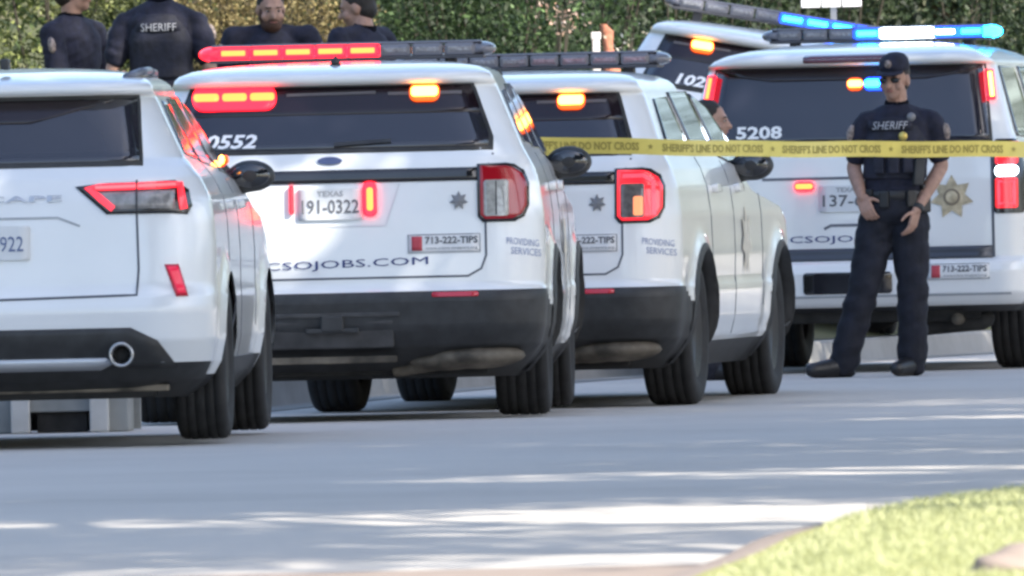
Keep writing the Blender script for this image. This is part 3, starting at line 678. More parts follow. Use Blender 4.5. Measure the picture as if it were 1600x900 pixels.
def person(name_label, loc, yaw, J, group=None, skin=SKIN, hair=HAIRD, cap=False, beard=False, vest=True, back_text=False, fine=False, bald=False, hands=True):
    """J holds joints in the person's own frame: x to their left as seen from the front, y away from the viewer, z up"""
    t = None
    V = Vector
    ne, he = V(J['neck']), V(J['head']); ch, hp = V(J['chest']), V(J['hip']); tw = J.get('twist', 0)
    hr = Euler(J.get('head_rot', (0, 0, 0))).to_matrix()
    bm = bmesh.new()
    H = lambda x, y, z: he + hr @ V((x, y, z))
    hq = hr.to_euler()
    add_ell(bm, H(0, .012, .025), (.076, .096, .098), hq); add_ell(bm, H(0, -.018, -.045), (.060, .074, .074), hq)
    add_ell(bm, H(0, -.052, -.082), (.036, .036, .030), hq); add_ell(bm, H(0, -.082, -.012), (.030, .02, .045), hq)
    add_tube(bm, H(0, -.088, .012), H(0, -.112, -.026), .009, .0155, 10, True, True)
    add_ell(bm, H(0, -.078, .03), (.05, .018, .012), hq)
    for s_ in (-1, 1): add_ell(bm, H(s_ * .077, .012, -.008), (.011, .022, .034), hq); add_ell(bm, H(s_ * .045, -.06, -.03), (.025, .025, .025), hq)
    add_tube(bm, H(0, .02, -.06), ne, .056, .062, 16, True, True)
    up = ne - hp
    def sec(f, rx, ry): c = hp.lerp(ne, f); return (c.x, c.y, c.z, rx, ry, tw * f)
    add_loft(bm, [sec(-.12, .12, .09), sec(0, .165, .115), sec(.2, .155, .105), sec(.38, .15, .105), sec(.62, .175, .12), sec(.8, .175, .115), sec(.90, .115, .08), sec(.95, .068, .06), sec(1.0, .058, .058)], 24, 2.4)
    for s in 'lr':
        sh, el, wr = V(J['sh_' + s]), V(J['el_' + s]), V(J['wr_' + s])
        limb(bm, [ne.lerp(sh, .3) + V((0, 0, -.05)), sh + V((0, 0, -.03)), sh.lerp(el, .45), el, el.lerp(wr, .3), wr], [.045, .050, .048, .042, .043, .028])
        if hands:
            d = V(J.get('hd_' + s, wr - el)); add_hand(bm, wr, d, V(J.get('thumb_' + s, (0, -1, 0))), V(J.get('hn_' + s, (1 if s == 'l' else -1, 0, 0))), 1.02, J.get('curl_' + s, .5))
        k, a, f = V(J['kn_' + s]), V(J['an_' + s]), V(J['toe_' + s]); h0 = V(J['hj_' + s])
        limb(bm, [h0, h0.lerp(k, .5), k, k.lerp(a, .35), a], [.088, .072, .054, .053, .038])
        limb(bm, [a + V((0, 0, -.03)), a.lerp(f, .5) + V((0, 0, .01))], [.034, .024])
    t = fuse('person', bm, .0055 if fine else .011, skin, None, 3 if fine else 2)
    tag(t, name_label, 'person', group); t.location = loc; t.rotation_euler = (0, 0, yaw)
    # eyes, brows, mouth
    for s_ in (-1, 1):
        bm = bmesh.new(); add_ell(bm, H(s_ * .031, -.083, .008), (.012, .007, .0055), hq, 10, 8); ey = bm_obj('eye', bm, EYEW, t, True)
        bm = bmesh.new(); add_ell(bm, H(s_ * .031, -.0905, .008), (.0065, .003, .006), hq, 8, 6); bm_obj('pupil', bm, EYED, ey, True)
        bm = bmesh.new(); add_tube(bm, H(s_ * .014, -.094, .029), H(s_ * .05, -.084, .03), .005, .003, 6); bm_obj('eyebrow', bm, EYED, t, True)
    bm = bmesh.new(); add_ell(bm, H(0, -.092, -.056), (.024, .007, .006), hq, 12, 8); bm_obj('mouth', bm, LIP, t, True)
    if beard:
        bm = bmesh.new(); add_ell(bm, H(0, -.024, -.075), (.064, .076, .062), hq); add_ell(bm, H(0, -.088, -.043), (.03, .012, .008), hq)
        for s_ in (-1, 1): add_ell(bm, H(s_ * .062, -.02, -.03), (.014, .03, .05), hq)
        fuse('beard', bm, .008, BEARD, t, 2)
    if not bald:
        bm = bmesh.new(); add_ell(bm, H(0, .026, .040), (.081, .098, .098), hq); add_ell(bm, H(0, .052, -.02), (.070, .07, .07), hq)
        o = fuse('hair', bm, .008, hair, t, 2)
        me = o.data; hi = hr.inverted()
        b2 = bmesh.new(); b2.from_mesh(me)
        bmesh.ops.delete(b2, geom=[v for v in b2.verts if (hi @ (v.co - he)).y < -.045 and (hi @ (v.co - he)).z < .075], context='VERTS'); b2.to_mesh(me); b2.free()
    if cap:
        bm = bmesh.new(); add_loft(bm, [(0, .008, .052, .084, .102, 0), (0, .008, .085, .085, .103, 0), (0, .012, .12, .078, .094, 0), (0, .016, .143, .058, .070, 0), (0, .018, .154, .03, .036, 0), (0, .018, .157, .006, .006, 0)], 28)
        bmesh.ops.transform(bm, matrix=Matrix.Translation(he) @ hr.to_4x4(), verts=bm.verts[:]); cp = bm_obj('cap', bm, NAVY, t, True)
        bm = bmesh.new(); N = 12; vs = []
        for k in range(N + 1):
            a = math.pi * k / N; x, y = .078 * math.cos(a), math.sin(a)
            vs.append([bm.verts.new((x, -.055 - .03 * y, .058)), bm.verts.new((x * .98, -.06 - .105 * y, .052 - .012 * y - .10 * (x * x) / .1)), bm.verts.new((x * .98, -.06 - .105 * y, .047 - .012 * y - .10 * x * x / .1)), bm.verts.new((x, -.055 - .03 * y, .052))])
        for a, b in zip(vs, vs[1:]):
            for q in range(4): bm.faces.new((a[q], b[q], b[(q + 1) % 4], a[(q + 1) % 4]))
        bmesh.ops.transform(bm, matrix=Matrix.Translation(he) @ hr.to_4x4(), verts=bm.verts[:]); bm_obj('cap_brim', bm, NAVY, cp, True)
        bm = bmesh.new(); add_ell(bm, H(0, -.092, .098), (.022, .008, .024), hq, 10, 8); bm_obj('cap_emblem', bm, PATCHM, cp, True)
    # shirt with short sleeves
    bm = bmesh.new()
    add_loft(bm, [sec(-.02, .175, .125), sec(.2, .17, .12), sec(.38, .168, .12), sec(.62, .19, .135), sec(.8, .188, .128), sec(.90, .135, .10), sec(.955, .088, .08), sec(.985, .074, .068)], 24, 2.4)
    for s in 'lr':
        sh, el = V(J['sh_' + s]), V(J['el_' + s]); long_ = J.get('long', .72)
        limb(bm, [ne.lerp(sh, .25) + V((0, .01, -.035)), ne.lerp(sh, .65) + V((0, .005, -.04)), sh + V((0, 0, -.035)), sh.lerp(el, .35), sh.lerp(el, long_ * .9), sh.lerp(el, long_)], [.056, .060, .067, .069, .067, .071])
    crease(fuse('shirt', bm, .010, NAVY, t, 3), .0045, (11, 11, 15))
    bm = bmesh.new(); add_tube(bm, ne + V((0, .004, -.035)), ne + V((0, .014, .016)), .082, .066, 18, False); bmesh.ops.solidify(bm, geom=bm.faces[:], thickness=.006); bm_obj('collar', bm, NAVY, t, True)
    for s, sx in (('l', 1), ('r', -1)):
        sh, el = V(J['sh_' + s]), V(J['el_' + s]); c = sh.lerp(el, .30); dr = (el - sh).to_track_quat('-Z', 'Y').to_euler()
        bm = bmesh.new(); add_ell(bm, c + V((sx * .062, -.035, 0)), (.022, .026, .05), dr, 12, 8); bm_obj('shoulder_patch', bm, PATCHM, t, True)
    # trousers
    bm = bmesh.new()
    add_loft(bm, [sec(-.17, .12, .11), sec(-.10, .172, .138), sec(0, .186, .144), sec(.08, .180, .134)], 24, 2.4)
    for s in 'lr':
        k, a = V(J['kn_' + s]), V(J['an_' + s]); h0 = V(J['hj_' + s])
        limb(bm, [h0, h0.lerp(k, .5), k, k.lerp(a, .4), a + V((0, 0, -.01))], [.112, .102, .086, .083, .082])
    crease(fuse('trousers', bm, .010, TROUS, t, 3), .007, (9, 9, 13))
    for s in 'lr':
        a, f = V(J['an_' + s]), V(J['toe_' + s]); bm = bmesh.new()
        d = (f - a); d.z = 0; d.normalize(); heel = V((a.x, a.y, .045)) - d * .05; toe = V((f.x, f.y, .038))
        limb(bm, [a + V((0, 0, .08)), V((a.x, a.y, .065)), heel.lerp(toe, .45) + V((0, 0, .016)), toe + V((0, 0, .006))], [.058, .058, .054, .042])
        sd = V((-d.y, d.x, 0))
        limb(bm, [V((heel.x, heel.y, .025)), heel.lerp(toe, .6) * 1 + V((0, 0, -.015)), V((toe.x, toe.y, .025))], [.027, .03, .025])
        fuse('boot', bm, .008, LEATHER, t, 2)
    if vest:
        bm = bmesh.new(); add_loft(bm, [sec(.26, .185, .14), sec(.38, .182, .145), sec(.6, .195, .158), sec(.78, .165, .145), sec(.86, .13, .125)], 26, 2.6)
        bm2 = fuse('vest', bm, .010, NAVYD, t, 3)
        c = hp.lerp(ne, .70); f = -1
        tz = c.z; fx = lambda a, b, o=0: V((c.x + a, c.y - .158 - o + 2.2 * a * a, b))
        bx = lambda a, b, o=0: V((c.x - a, c.y + .155 + o - 2.2 * a * a, b))
        g = bx if back_text else fx
        pn = patch('name_panel', g, [(-.125 + J.get('px', 0), tz - .006 + J.get('pz', 0)), (.125 + J.get('px', 0), tz - .006 + J.get('pz', 0)), (.125 + J.get('px', 0), tz + .052 + J.get('pz', 0)), (-.125 + J.get('px', 0), tz + .052 + J.get('pz', 0))], NAVYD, bm2, .004, 10)
        if J.get('print', True): text_on('vest_lettering', 'SHERIFF', g, J.get('px', 0), tz + .022 + J.get('pz', 0), .205, .045, mat('vest_print', (.42, .42, .45), .6), bm2, .010, .0, .0 if back_text else .25)
        if not back_text:
            for x in (-.10, -.02, .06, .13):
                bm = bmesh.new(); add_box(bm, (c.x + x * 1.0, c.y - .165 + 2.2 * x * x, hp.lerp(ne, .42).z), (.062, .05, .12), Euler((0, 0, x * 3)), .01); bm_obj('vest_pouch', bm, NAVYD, bm2)
    # belt
    bm = bmesh.new(); bx_, by_, bz_ = hp.lerp(ne, .10); N = 28; vs = []
    for k in range(N):
        a = 2 * math.pi * k / N; x, y = .188 * math.cos(a), .138 * math.sin(a)
        vs.append([bm.verts.new((bx_ + x * f, by_ + y * f, bz_ + dz)) for f, dz in ((1.0, -.028), (1.03, -.024), (1.03, .024), (1.0, .028))])
    for k in range(N):
        for q in range(3): bm.faces.new((vs[k][q], vs[(k + 1) % N][q], vs[(k + 1) % N][q + 1], vs[k][q + 1]))
    bt = bm_obj('duty_belt', bm, LEATHER, t, True)
    for x, y, w_, h_ in ((-.15, -.085, .07, .12), (-.06, -.135, .06, .10), (.09, -.13, .06, .10), (.17, -.06, .06, .16)):
        bm = bmesh.new(); add_box(bm, (bx_ + x, by_ + y, bz_ - .02), (w_, .05, h_), Euler((0, 0, x * 4)), .012); bm_obj('belt_pouch', bm, LEATHER, bt)
    return t
def stand(h=1.83, lean=0.0):
    k = h / 1.83
    J = dict(neck=(0, .01, 1.55), head=(0, -.016, 1.68), chest=(0, 0, 1.3), hip=(0, 0, .96), sh_l=(.195, .0, 1.485), sh_r=(-.195, .0, 1.485), el_l=(.27, .03, 1.16), el_r=(-.27, .03, 1.16),
             wr_l=(.20, -.12, .98), wr_r=(-.20, -.12, .98), hj_l=(.09, 0, .90), hj_r=(-.09, 0, .90), kn_l=(.11, -.02, .49), kn_r=(-.11, -.02, .49), an_l=(.12, .02, .09), an_r=(-.12, .02, .09),
             toe_l=(.15, -.16, .03), toe_r=(-.15, -.16, .03))
    return {a: tuple(x * k for x in b) for a, b in J.items()}
# the officer at the tape: weight on the left leg, right thumb at the belt, left hand resting on the thigh
OJ = dict(px=-.035, pz=.028, neck=(.088, .012, 1.555), head=(.078, -.018, 1.69), chest=(.09, 0, 1.3), hip=(.06, 0, .97), twist=-.15, head_rot=(R(6), 0, R(-22)),
          sh_r=(-.095, -.01, 1.475), el_r=(-.165, .03, 1.19), wr_r=(-.125, -.11, 1.02), hd_r=(.05, -.06, -.13), thumb_r=(1, -.2, .5), hn_r=(-.35, -1, 0), curl_r=1.0,
          sh_l=(.29, .0, 1.475), el_l=(.335, .04, 1.19), wr_l=(.185, -.14, .945), hd_l=(-.06, -.02, -.2), thumb_l=(-.25, -1, 0), hn_l=(1, -.55, 0), curl_l=.55,
          hj_r=(-.03, 0, .90), kn_r=(-.125, -.03, .50), an_r=(-.25, .0, .09), toe_r=(-.43, -.10, .03), hj_l=(.145, 0, .90), kn_l=(.155, -.02, .49), an_l=(.145, .02, .09), toe_l=(.05, -.17, .03), long=.70)
off = person('officer in navy uniform, vest and cap standing legs apart behind the yellow tape', (2.13, 103.5, 0.0), 0, OJ, None, cap=True, fine=True)
bm = bmesh.new(); add_ell(bm, (.115, -.185, 1.365), (.026, .010, .028), None, 12, 8); bm_obj('breast_badge', bm, mat('brass', (.55, .42, .12), .3, metal=.8), off, True)
bm = bmesh.new(); add_ell(bm, (.165, -.135, 1.475), (.026, .012, .026), None, 12, 8); bm_obj('collar_microphone', bm, GREY, off, True)
bm = bmesh.new(); hm = Euler(OJ['head_rot']).to_matrix(); hd = Vector(OJ['head'])
for q_ in (-1, 1): add_ell(bm, hd + hm @ Vector((q_ * .034, -.092, .006)), (.031, .010, .019), Euler(OJ['head_rot']), 14, 8)
add_tube(bm, hd + hm @ Vector((-.068, -.075, .010)), hd + hm @ Vector((.068, -.075, .010)), .005, .005, 8)
fuse('sunglasses', bm, .005, GLOSSB, off, 1)
bm = bmesh.new(); add_box(bm, (.20, -.155, 1.16), (.06, .045, .15), Euler((0, R(6), .3)), .01); add_tube(bm, (.22, -.15, 1.23), (.235, -.14, 1.34), .007, .005, 8); bm_obj('radio', bm, BLACK, off)
bm = bmesh.new(); q = (Vector(OJ['wr_l']) - Vector(OJ['el_l'])).normalized(); add_tube(bm, Vector(OJ['wr_l']) - q * .03, Vector(OJ['wr_l']) + q * .0, .036, .034, 16); bm_obj('wristwatch', bm, BLACK, off, True)
# deputies beyond the cars on the raised bank
G_ = 'deputies on the bank beyond the cars'
J = stand(1.90); J['el_r'] = (-.22, -.08, 1.18); J['wr_r'] = (-.10, -.30, 1.22); J['head_rot'] = (0, 0, R(35)); J['long'] = .72
depA = person('deputy with a pale shoulder patch, leftmost of the standing group, short dark hair', (-2.53, 106.0, .58), R(52), J, G_, vest=False)
J = stand(1.92); J['sh_l'] = (.205, 0, 1.52); J['sh_r'] = (-.205, 0, 1.52)
depB = person('broad deputy seen from behind with grey SHERIFF lettering across the back', (-1.99, 104.6, .63), R(176), J, G_, back_text=True)
J = stand(1.87); J['head_rot'] = (R(12), 0, R(6)); J['head'] = (0, -.05, 1.70); J['sh_l'] = (.22, -.02, 1.575); J['sh_r'] = (-.22, -.02, 1.575); J['neck'] = (0, 0, 1.60)
depC = person('bearded deputy with auburn beard facing the camera above the red light bar', (-1.37, 105.6, .49), R(5), J, G_, beard=True)
J = stand(1.87); J['head_rot'] = (R(14), 0, R(25)); J['print'] = False; J['head'] = (0, -.05, 1.70); J['sh_l'] = (.21, -.02, 1.56); J['sh_r'] = (-.21, -.02, 1.56); J['neck'] = (0, 0, 1.59)
depD = person('dark haired deputy turned away beside the end of the red light bar', (-.84, 107.0, .50), R(-128), J, G_)
J = stand(1.60)
depE = person('person half hidden behind the pillar of the taped off SUV, below a red lamp', (1.145, 103.6, 0), R(80), J, None, vest=False)
# ---------------------------------------------------------------- ground, road, kerbs, bank
def gz(x, y): return -.035 * math.exp(-((y - 95.5) / 4.5) ** 2)
def noise_mat(name, stops, scale, rough=.9, bump=.3, bscale=200, scale2=None, stretch=(1, 1, 1)):
    m = bpy.data.materials.new(name); m.use_nodes = True; n = m.node_tree.nodes; l = m.node_tree.links; b = n['Principled BSDF']
    tc = n.new('ShaderNodeTexCoord'); mp = n.new('ShaderNodeMapping'); mp.inputs['Scale'].default_value = stretch; l.new(tc.outputs['Object'], mp.inputs[0])
    nz = n.new('ShaderNodeTexNoise'); nz.inputs['Scale'].default_value = scale; nz.inputs['Detail'].default_value = 8; nz.inputs['Roughness'].default_value = .65; l.new(mp.outputs[0], nz.inputs[0])
    cr = n.new('ShaderNodeValToRGB'); cr.color_ramp.elements[0].position = .3; cr.color_ramp.elements[1].position = .7
    cr.color_ramp.elements[0].color = (*stops[0], 1); cr.color_ramp.elements[1].color = (*stops[-1], 1)
    for k, c in enumerate(stops[1:-1]): e = cr.color_ramp.elements.new(.3 + .4 * (k + 1) / (len(stops) - 1)); e.color = (*c, 1)
    l.new(nz.outputs[0], cr.inputs[0]); l.new(cr.outputs[0], b.inputs['Base Color']); b.inputs['Roughness'].default_value = rough
    nb = n.new('ShaderNodeTexNoise'); nb.inputs['Scale'].default_value = bscale; l.new(tc.outputs['Object'], nb.inputs[0])
    bp = n.new('ShaderNodeBump'); bp.inputs['Strength'].default_value = bump; bp.inputs['Distance'].default_value = .005; l.new(nb.outputs[0], bp.inputs['Height']); l.new(bp.outputs[0], b.inputs['Normal'])
    return m
ROAD = noise_mat('road_concrete', [(.43, .40, .362), (.495, .462, .42), (.53, .497, .452)], .35, .85, .3, 120)
CONC = noise_mat('pale_concrete', [(.235, .185, .15), (.31, .25, .21)], 3, .9, .3, 90)
KERB = noise_mat('kerb_concrete', [(.20, .195, .18), (.27, .262, .245)], 2.5, .9, .3, 90)
EARTH = noise_mat('bank_earth', [(.04, .05, .02), (.07, .075, .03), (.11, .09, .05)], 1.2, 1, .5, 30)
GRASSM = noise_mat('lawn_soil', [(.20, .21, .06), (.32, .31, .11)], 5, 1, .5, 60)
def grid(name, xs, ys, zf, m, kind='structure'):
    V = [(x, y, zf(x, y)) for y in ys for x in xs]; W_ = len(xs)
    F = [(j * W_ + i, j * W_ + i + 1, (j + 1) * W_ + i + 1, (j + 1) * W_ + i) for j in range(len(ys) - 1) for i in range(W_ - 1)]
    return tag(mesh_obj(name, V, F, m), kind=kind)
grid('ground', [-1500, -60, 60, 1500], [-300, 0, 200, 2000], lambda x, y: -.12, EARTH)
grid('road', list(np.linspace(-14, 34, 49)), list(np.concatenate([[-80, 0, 30], np.linspace(40, 140, 101)])), gz, ROAD)
# left kerb line, bending to the right ahead
KP = [(-6.5, 20), (-5.2, 55), (-4.3, 75), (-3.85, 80), (-3.4, 84), (-2.95, 88), (-2.38, 92), (-1.78, 95.5), (-1.1, 99), (-.45, 102), (.28, 105), (1.2, 109), (2.4, 114), (4.2, 120), (7.2, 128), (14, 142), (30, 165)]
def smooth_line(P, k):
    P = [Vector((*p, 0)) for p in P]; out = []
    for i in range(len(P) - 1):
        p0, p1, p2, p3 = P[max(0, i - 1)], P[i], P[i + 1], P[min(len(P) - 1, i + 2)]
        for j in range(k):
            t = j / k; out.append(.5 * ((2 * p1) + (p2 - p0) * t + (2 * p0 - 5 * p1 + 4 * p2 - p3) * t * t + (3 * p1 - p0 - 3 * p2 + p3) * t ** 3))
    return out + [P[-1]]
KL = smooth_line(KP, 6)
def normals(L):
    out = []
    for i in range(len(L)):
        d = (L[min(i + 1, len(L) - 1)] - L[max(i - 1, 0)]).normalized(); out.append(Vector((-d.y, d.x, 0)))
    return out
KN = normals(KL)
def bank_z(t, y):
    s = .25 if y < 107 else max(.167, .25 - .083 * (y - 107) / 5)
    z = .13 + s * min(t, 3.0)
    if t > 3: z += .07 * min(t - 3, 9)
    if t > 12: z += .35 * (t - 12)
    return z
def ribbon(name, L, N, prof, m, kind='structure', zf=None):
    """prof: (offset to the left, height) pairs swept along the line"""
    V = []; F = []; n = len(prof)
    for p, q in zip(L, N):
        for t, z in prof: V.append((p.x + q.x * t, p.y + q.y * t, z if zf is None else zf(t, p.y, z)))
    for i in range(len(L) - 1):
        for k in range(n - 1): F.append((i * n + k, i * n + k + 1, (i + 1) * n + k + 1, (i + 1) * n + k))
    o = mesh_obj(name, V, F, m); return tag(o, kind=kind)
ribbon('kerb', KL, KN, [(-.35, .004), (0, .004), (.02, .11), (.04, .13), (.17, .132), (.17, .0)], KERB, zf=lambda t, y, z: z + gz(0, y) * (1 if z < .05 else 0))
ribbon('bank', KL, KN, [(t, 0) for t in (.165, .6, 1, 1.5, 2, 2.5, 3, 4, 5, 6, 8, 10, 12, 16, 22, 30, 45)], EARTH, zf=lambda t, y, z: bank_z(t, y) - (.02 if t < .2 else 0))
# kerb inlet on the left, seen under the crossover
ki = empty('storm_drain', (-2.15, 87.3, 0), (0, 0, R(-3))); tag(ki, 'grey concrete storm drain box with a dark opening, seen under the crossover', 'storm drain')
DRAIN = mat('drain_concrete', (.24, .25, .245), .9, var=.15, scale=5); DRAINW = mat('drain_post_white', (.44, .44, .43), .8, var=.1, scale=6)
box('drain_back', (.0, .30, .13), (.66, .06, .25), DRAIN, ki); box('drain_wall', (-.30, .06, .11), (.14, .40, .22), DRAIN, ki, None, .008); box('drain_wall', (.25, .06, .11), (.10, .40, .22), DRAIN, ki, None, .008)
box('drain_lintel', (-.01, .06, .16), (.40, .40, .12), DRAIN, ki, None, .008); box('drain_mouth_shade', (-.02, .07, .05), (.24, .36, .092), UNDER, ki)  # solid dark block fills the mouth in place of its shade
for x in (-.215, .165): box('drain_post', (x, -.17, .115), (.09, .07, .23), DRAINW, ki, None, .01)
# near island with its low kerb, and the sunlit concrete at the bottom edge
IP = [(-.9, 20), (-.05, 38), (.20, 44), (.46, 48.6), (.68, 51.6), (.86, 54.6), (1.12, 56.8), (1.6, 58.6), (2.6, 60.0), (4, 61.2), (8, 63), (16, 64)]
IL = smooth_line(IP, 6); IN = normals(IL)
ribbon('island_kerb', IL, IN, [(.20, .003), (.16, .045), (.11, .07), (.0, .08), (-.12, .082)], CONC)
V = [(p.x, p.y, .082) for p in IL]; n = len(V); xs = [(p.x + .6, p.y - .8, .125) for p in IL]; far = [(max(p.x + 6, 6), p.y - 4, .16) for p in IL]
F = []
for i in range(n - 1): F += [(i, i + 1, n + i + 1, n + i), (n + i, n + i + 1, 2 * n + i + 1, 2 * n + i)]
tag(mesh_obj('island', V + xs + far, F, GRASSM), kind='structure')
grid('concrete_apron', [-14, -4, -1.5, 0, .62], list(np.linspace(20, 53.9, 12)), lambda x, y: .006, CONC)
# grass blades
def in_poly(px, py, poly):
    c = np.zeros(len(px), bool); n = len(poly)
    for i in range(n):
        x0, y0 = poly[i]; x1, y1 = poly[(i + 1) % n]
        m_ = ((y0 > py) != (y1 > py)) & (px < (x1 - x0) * (py - y0) / (y1 - y0 + 1e-12) + x0); c ^= m_
    return c
def blades(name, N, box_, poly, zf, hh, wd, m):
    x = rng.uniform(box_[0], box_[1], N); y = rng.uniform(box_[2], box_[3], N); k = in_poly(x, y, poly); x, y = x[k], y[k]; N = len(x)
    z = zf(x, y); h = hh * rng.uniform(.5, 1.25, N); a = rng.uniform(0, 2 * np.pi, N); lean = rng.normal(0, .45, (N, 2)) * h[:, None]
    dx, dy = np.cos(a) * wd, np.sin(a) * wd
    v = np.empty((N, 4, 3)); v[:, 0] = np.c_[x - dx, y - dy, z]; v[:, 1] = np.c_[x + dx, y + dy, z]
    v[:, 2] = np.c_[x + dx * .6 + lean[:, 0] * .5, y + dy * .6 + lean[:, 1] * .5, z + h * .6]; v[:, 3] = np.c_[x + lean[:, 0], y + lean[:, 1], z + h]
    f = np.arange(N * 4).reshape(N, 4)
    me = bpy.data.meshes.new(name); me.vertices.add(N * 4); me.vertices.foreach_set('co', v.ravel())
    me.loops.add(N * 4); me.loops.foreach_set('vertex_index', f.ravel().astype(np.int32)); me.polygons.add(N); me.polygons.foreach_set('loop_start', (np.arange(N) * 4).astype(np.int32))
    me.update(); me.validate(); me.materials.append(m); o = bpy.data.objects.new(name, me); C.objects.link(o); return tag(o, kind='stuff')
def leaf_mat(name, c1, c2, scale=3.0, trans=.35, hi=2.0):
    m = bpy.data.materials.new(name); m.use_nodes = True; n = m.node_tree.nodes; l = m.node_tree.links; b = n['Principled BSDF']; out = n['Material Output']
    tc = n.new('ShaderNodeTexCoord'); nz = n.new('ShaderNodeTexNoise'); nz.inputs['Scale'].default_value = scale; nz.inputs['Detail'].default_value = 6; l.new(tc.outputs['Object'], nz.inputs[0])
    cr = n.new('ShaderNodeValToRGB'); cr.color_ramp.elements[0].position = .35; cr.color_ramp.elements[1].position = .65
    cr.color_ramp.elements[0].color = (*c1, 1); cr.color_ramp.elements[1].color = (*c2, 1); e3 = cr.color_ramp.elements.new(.82); e3.color = (*[min(.75, k * hi) for k in c2], 1)  # brightest stop paints sunlit specks into single leaves
    ge = n.new('ShaderNodeNewGeometry'); mr = n.new('ShaderNodeMath'); mr.operation = 'MULTIPLY_ADD'; mr.inputs[1].default_value = .45; l.new(ge.outputs['Random Per Island'], mr.inputs[0])
    m2 = n.new('ShaderNodeMath'); m2.operation = 'MULTIPLY'; m2.inputs[1].default_value = .62; l.new(nz.outputs[0], m2.inputs[0]); l.new(m2.outputs[0], mr.inputs[2])
    l.new(mr.outputs[0], cr.inputs[0]); l.new(cr.outputs[0], b.inputs['Base Color']); b.inputs['Roughness'].default_value = .6
    tr = n.new('ShaderNodeBsdfTranslucent'); l.new(cr.outputs[0], tr.inputs[0]); mx = n.new('ShaderNodeMixShader'); mx.inputs[0].default_value = trans
    l.new(b.outputs[0], mx.inputs[1]); l.new(tr.outputs[0], mx.inputs[2]); l.new(mx.outputs[0], out.inputs[0]); return m
TURF = leaf_mat('turf', (.38, .40, .18), (.52, .53, .29), 3, .3, 1.1)
ip = [(p.x + .12, p.y - .05) for p in IL] + [(16, 20)]
blades('grass', 150000, (.2, 3.0, 43, 60.6), ip, lambda x, y: np.full_like(x, .085) + .04 * np.clip((x - .4) * .6, 0, 1), .034, .005, TURF)
# pale stone on the island
bm = bmesh.new(); bmesh.ops.create_icosphere(bm, subdivisions=4, radius=1)
for v in bm.verts:
    q = v.co; v.co = Vector((q.x * .16, q.y * .14, q.z * .075)) * (1 + .10 * math.sin(3 * q.x + 1) * math.cos(4 * q.y) + .05 * math.sin(9 * q.z + 5 * q.x))
st = bm_obj('boulder', bm, CONC, None, True); st.location = (1.30, 46.6, .115); tag(st, 'pale pinkish stone lying in the grass at the corner of the island', 'stone')

# ---------------------------------------------------------------- barrier tape
TP = [Vector((-.85, 93.55, 1.345)), Vector((.12, 93.95, 1.342)), Vector((.9, 94.15, 1.318)), Vector((1.6, 94.6, 1.291)), Vector((2.3, 95.0, 1.271)), Vector((3.3, 95.5, 1.258))]
TL = []
for i in range(len(TP) - 1):
    p0, p1, p2, p3 = TP[max(0, i - 1)], TP[i], TP[i + 1], TP[min(len(TP) - 1, i + 2)]
    for j in range(24):
        t = j / 24; TL.append(.5 * ((2 * p1) + (p2 - p0) * t + (2 * p0 - 5 * p1 + 4 * p2 - p3) * t * t + (3 * p1 - p0 - 3 * p2 + p3) * t ** 3))
TL.append(TP[-1]); TS = np.cumsum([0] + [(b - a).length for a, b in zip(TL, TL[1:])])
def tape_pt(s, v, o=0.0):
    x = np.interp(s, TS, [p.x for p in TL]); y = np.interp(s, TS, [p.y for p in TL]); z = np.interp(s, TS, [p.z for p in TL])
    wob = .010 * math.sin(s * 5.3) + .006 * math.sin(s * 11 + 1); h = .083
    return Vector((x, y + wob + (v - .5) * .045 * math.sin(s * 3.1 + .6) - o, z + (v - .5) * h + .005 * math.sin(s * 2.3) + .002 * math.sin(s * 9)))
TAPE = mat('tape_yellow', (.62, .53, .13), .4, var=.06, scale=6)
V = []; F = []; N = 150
for k in range(N + 1):
    for v in (0, .5, 1): V.append(tape_pt(TS[-1] * k / N, v, .0))
    for v in (0, .5, 1): V.append(tape_pt(TS[-1] * k / N, v, -.0015))
for k in range(N):
    for a in (0, 1): F += [(6 * k + a, 6 * k + a + 1, 6 * k + 7 + a, 6 * k + 6 + a), (6 * k + 3 + a, 6 * k + 9 + a, 6 * k + 10 + a, 6 * k + 4 + a)]
tape = mesh_obj('barrier_tape', V, F, TAPE); tag(tape, 'yellow plastic tape reading SHERIFF\'S LINE DO NOT CROSS across the street', 'tape')
TAPEINK = mat('tape_print', (.30, .25, .06), .6)
S0 = .98 - .74 + 1.05
s = .28
for k in range(6):
    c = s + .30 + .735 * k
    if c > TS[-1] - .4: break
    text_on('lettering', "SHERIFF'S LINE DO NOT CROSS", lambda a, b, o=0: tape_pt(a, b, o), c, .5, .61, .52, TAPEINK, tape, .003, .03)
    V = [tape_pt(c + .367, .5, .003)]
    for q in range(10): r_ = (.016 if q % 2 == 0 else .007); V.append(tape_pt(c + .367 + r_ * math.sin(math.pi * q / 5), .5 + r_ * math.cos(math.pi * q / 5) / .083, .003))
    mesh_obj('tape_star', V, [(0, 1 + q, 1 + (q + 1) % 10) for q in range(10)], TAPEINK, tape, False)

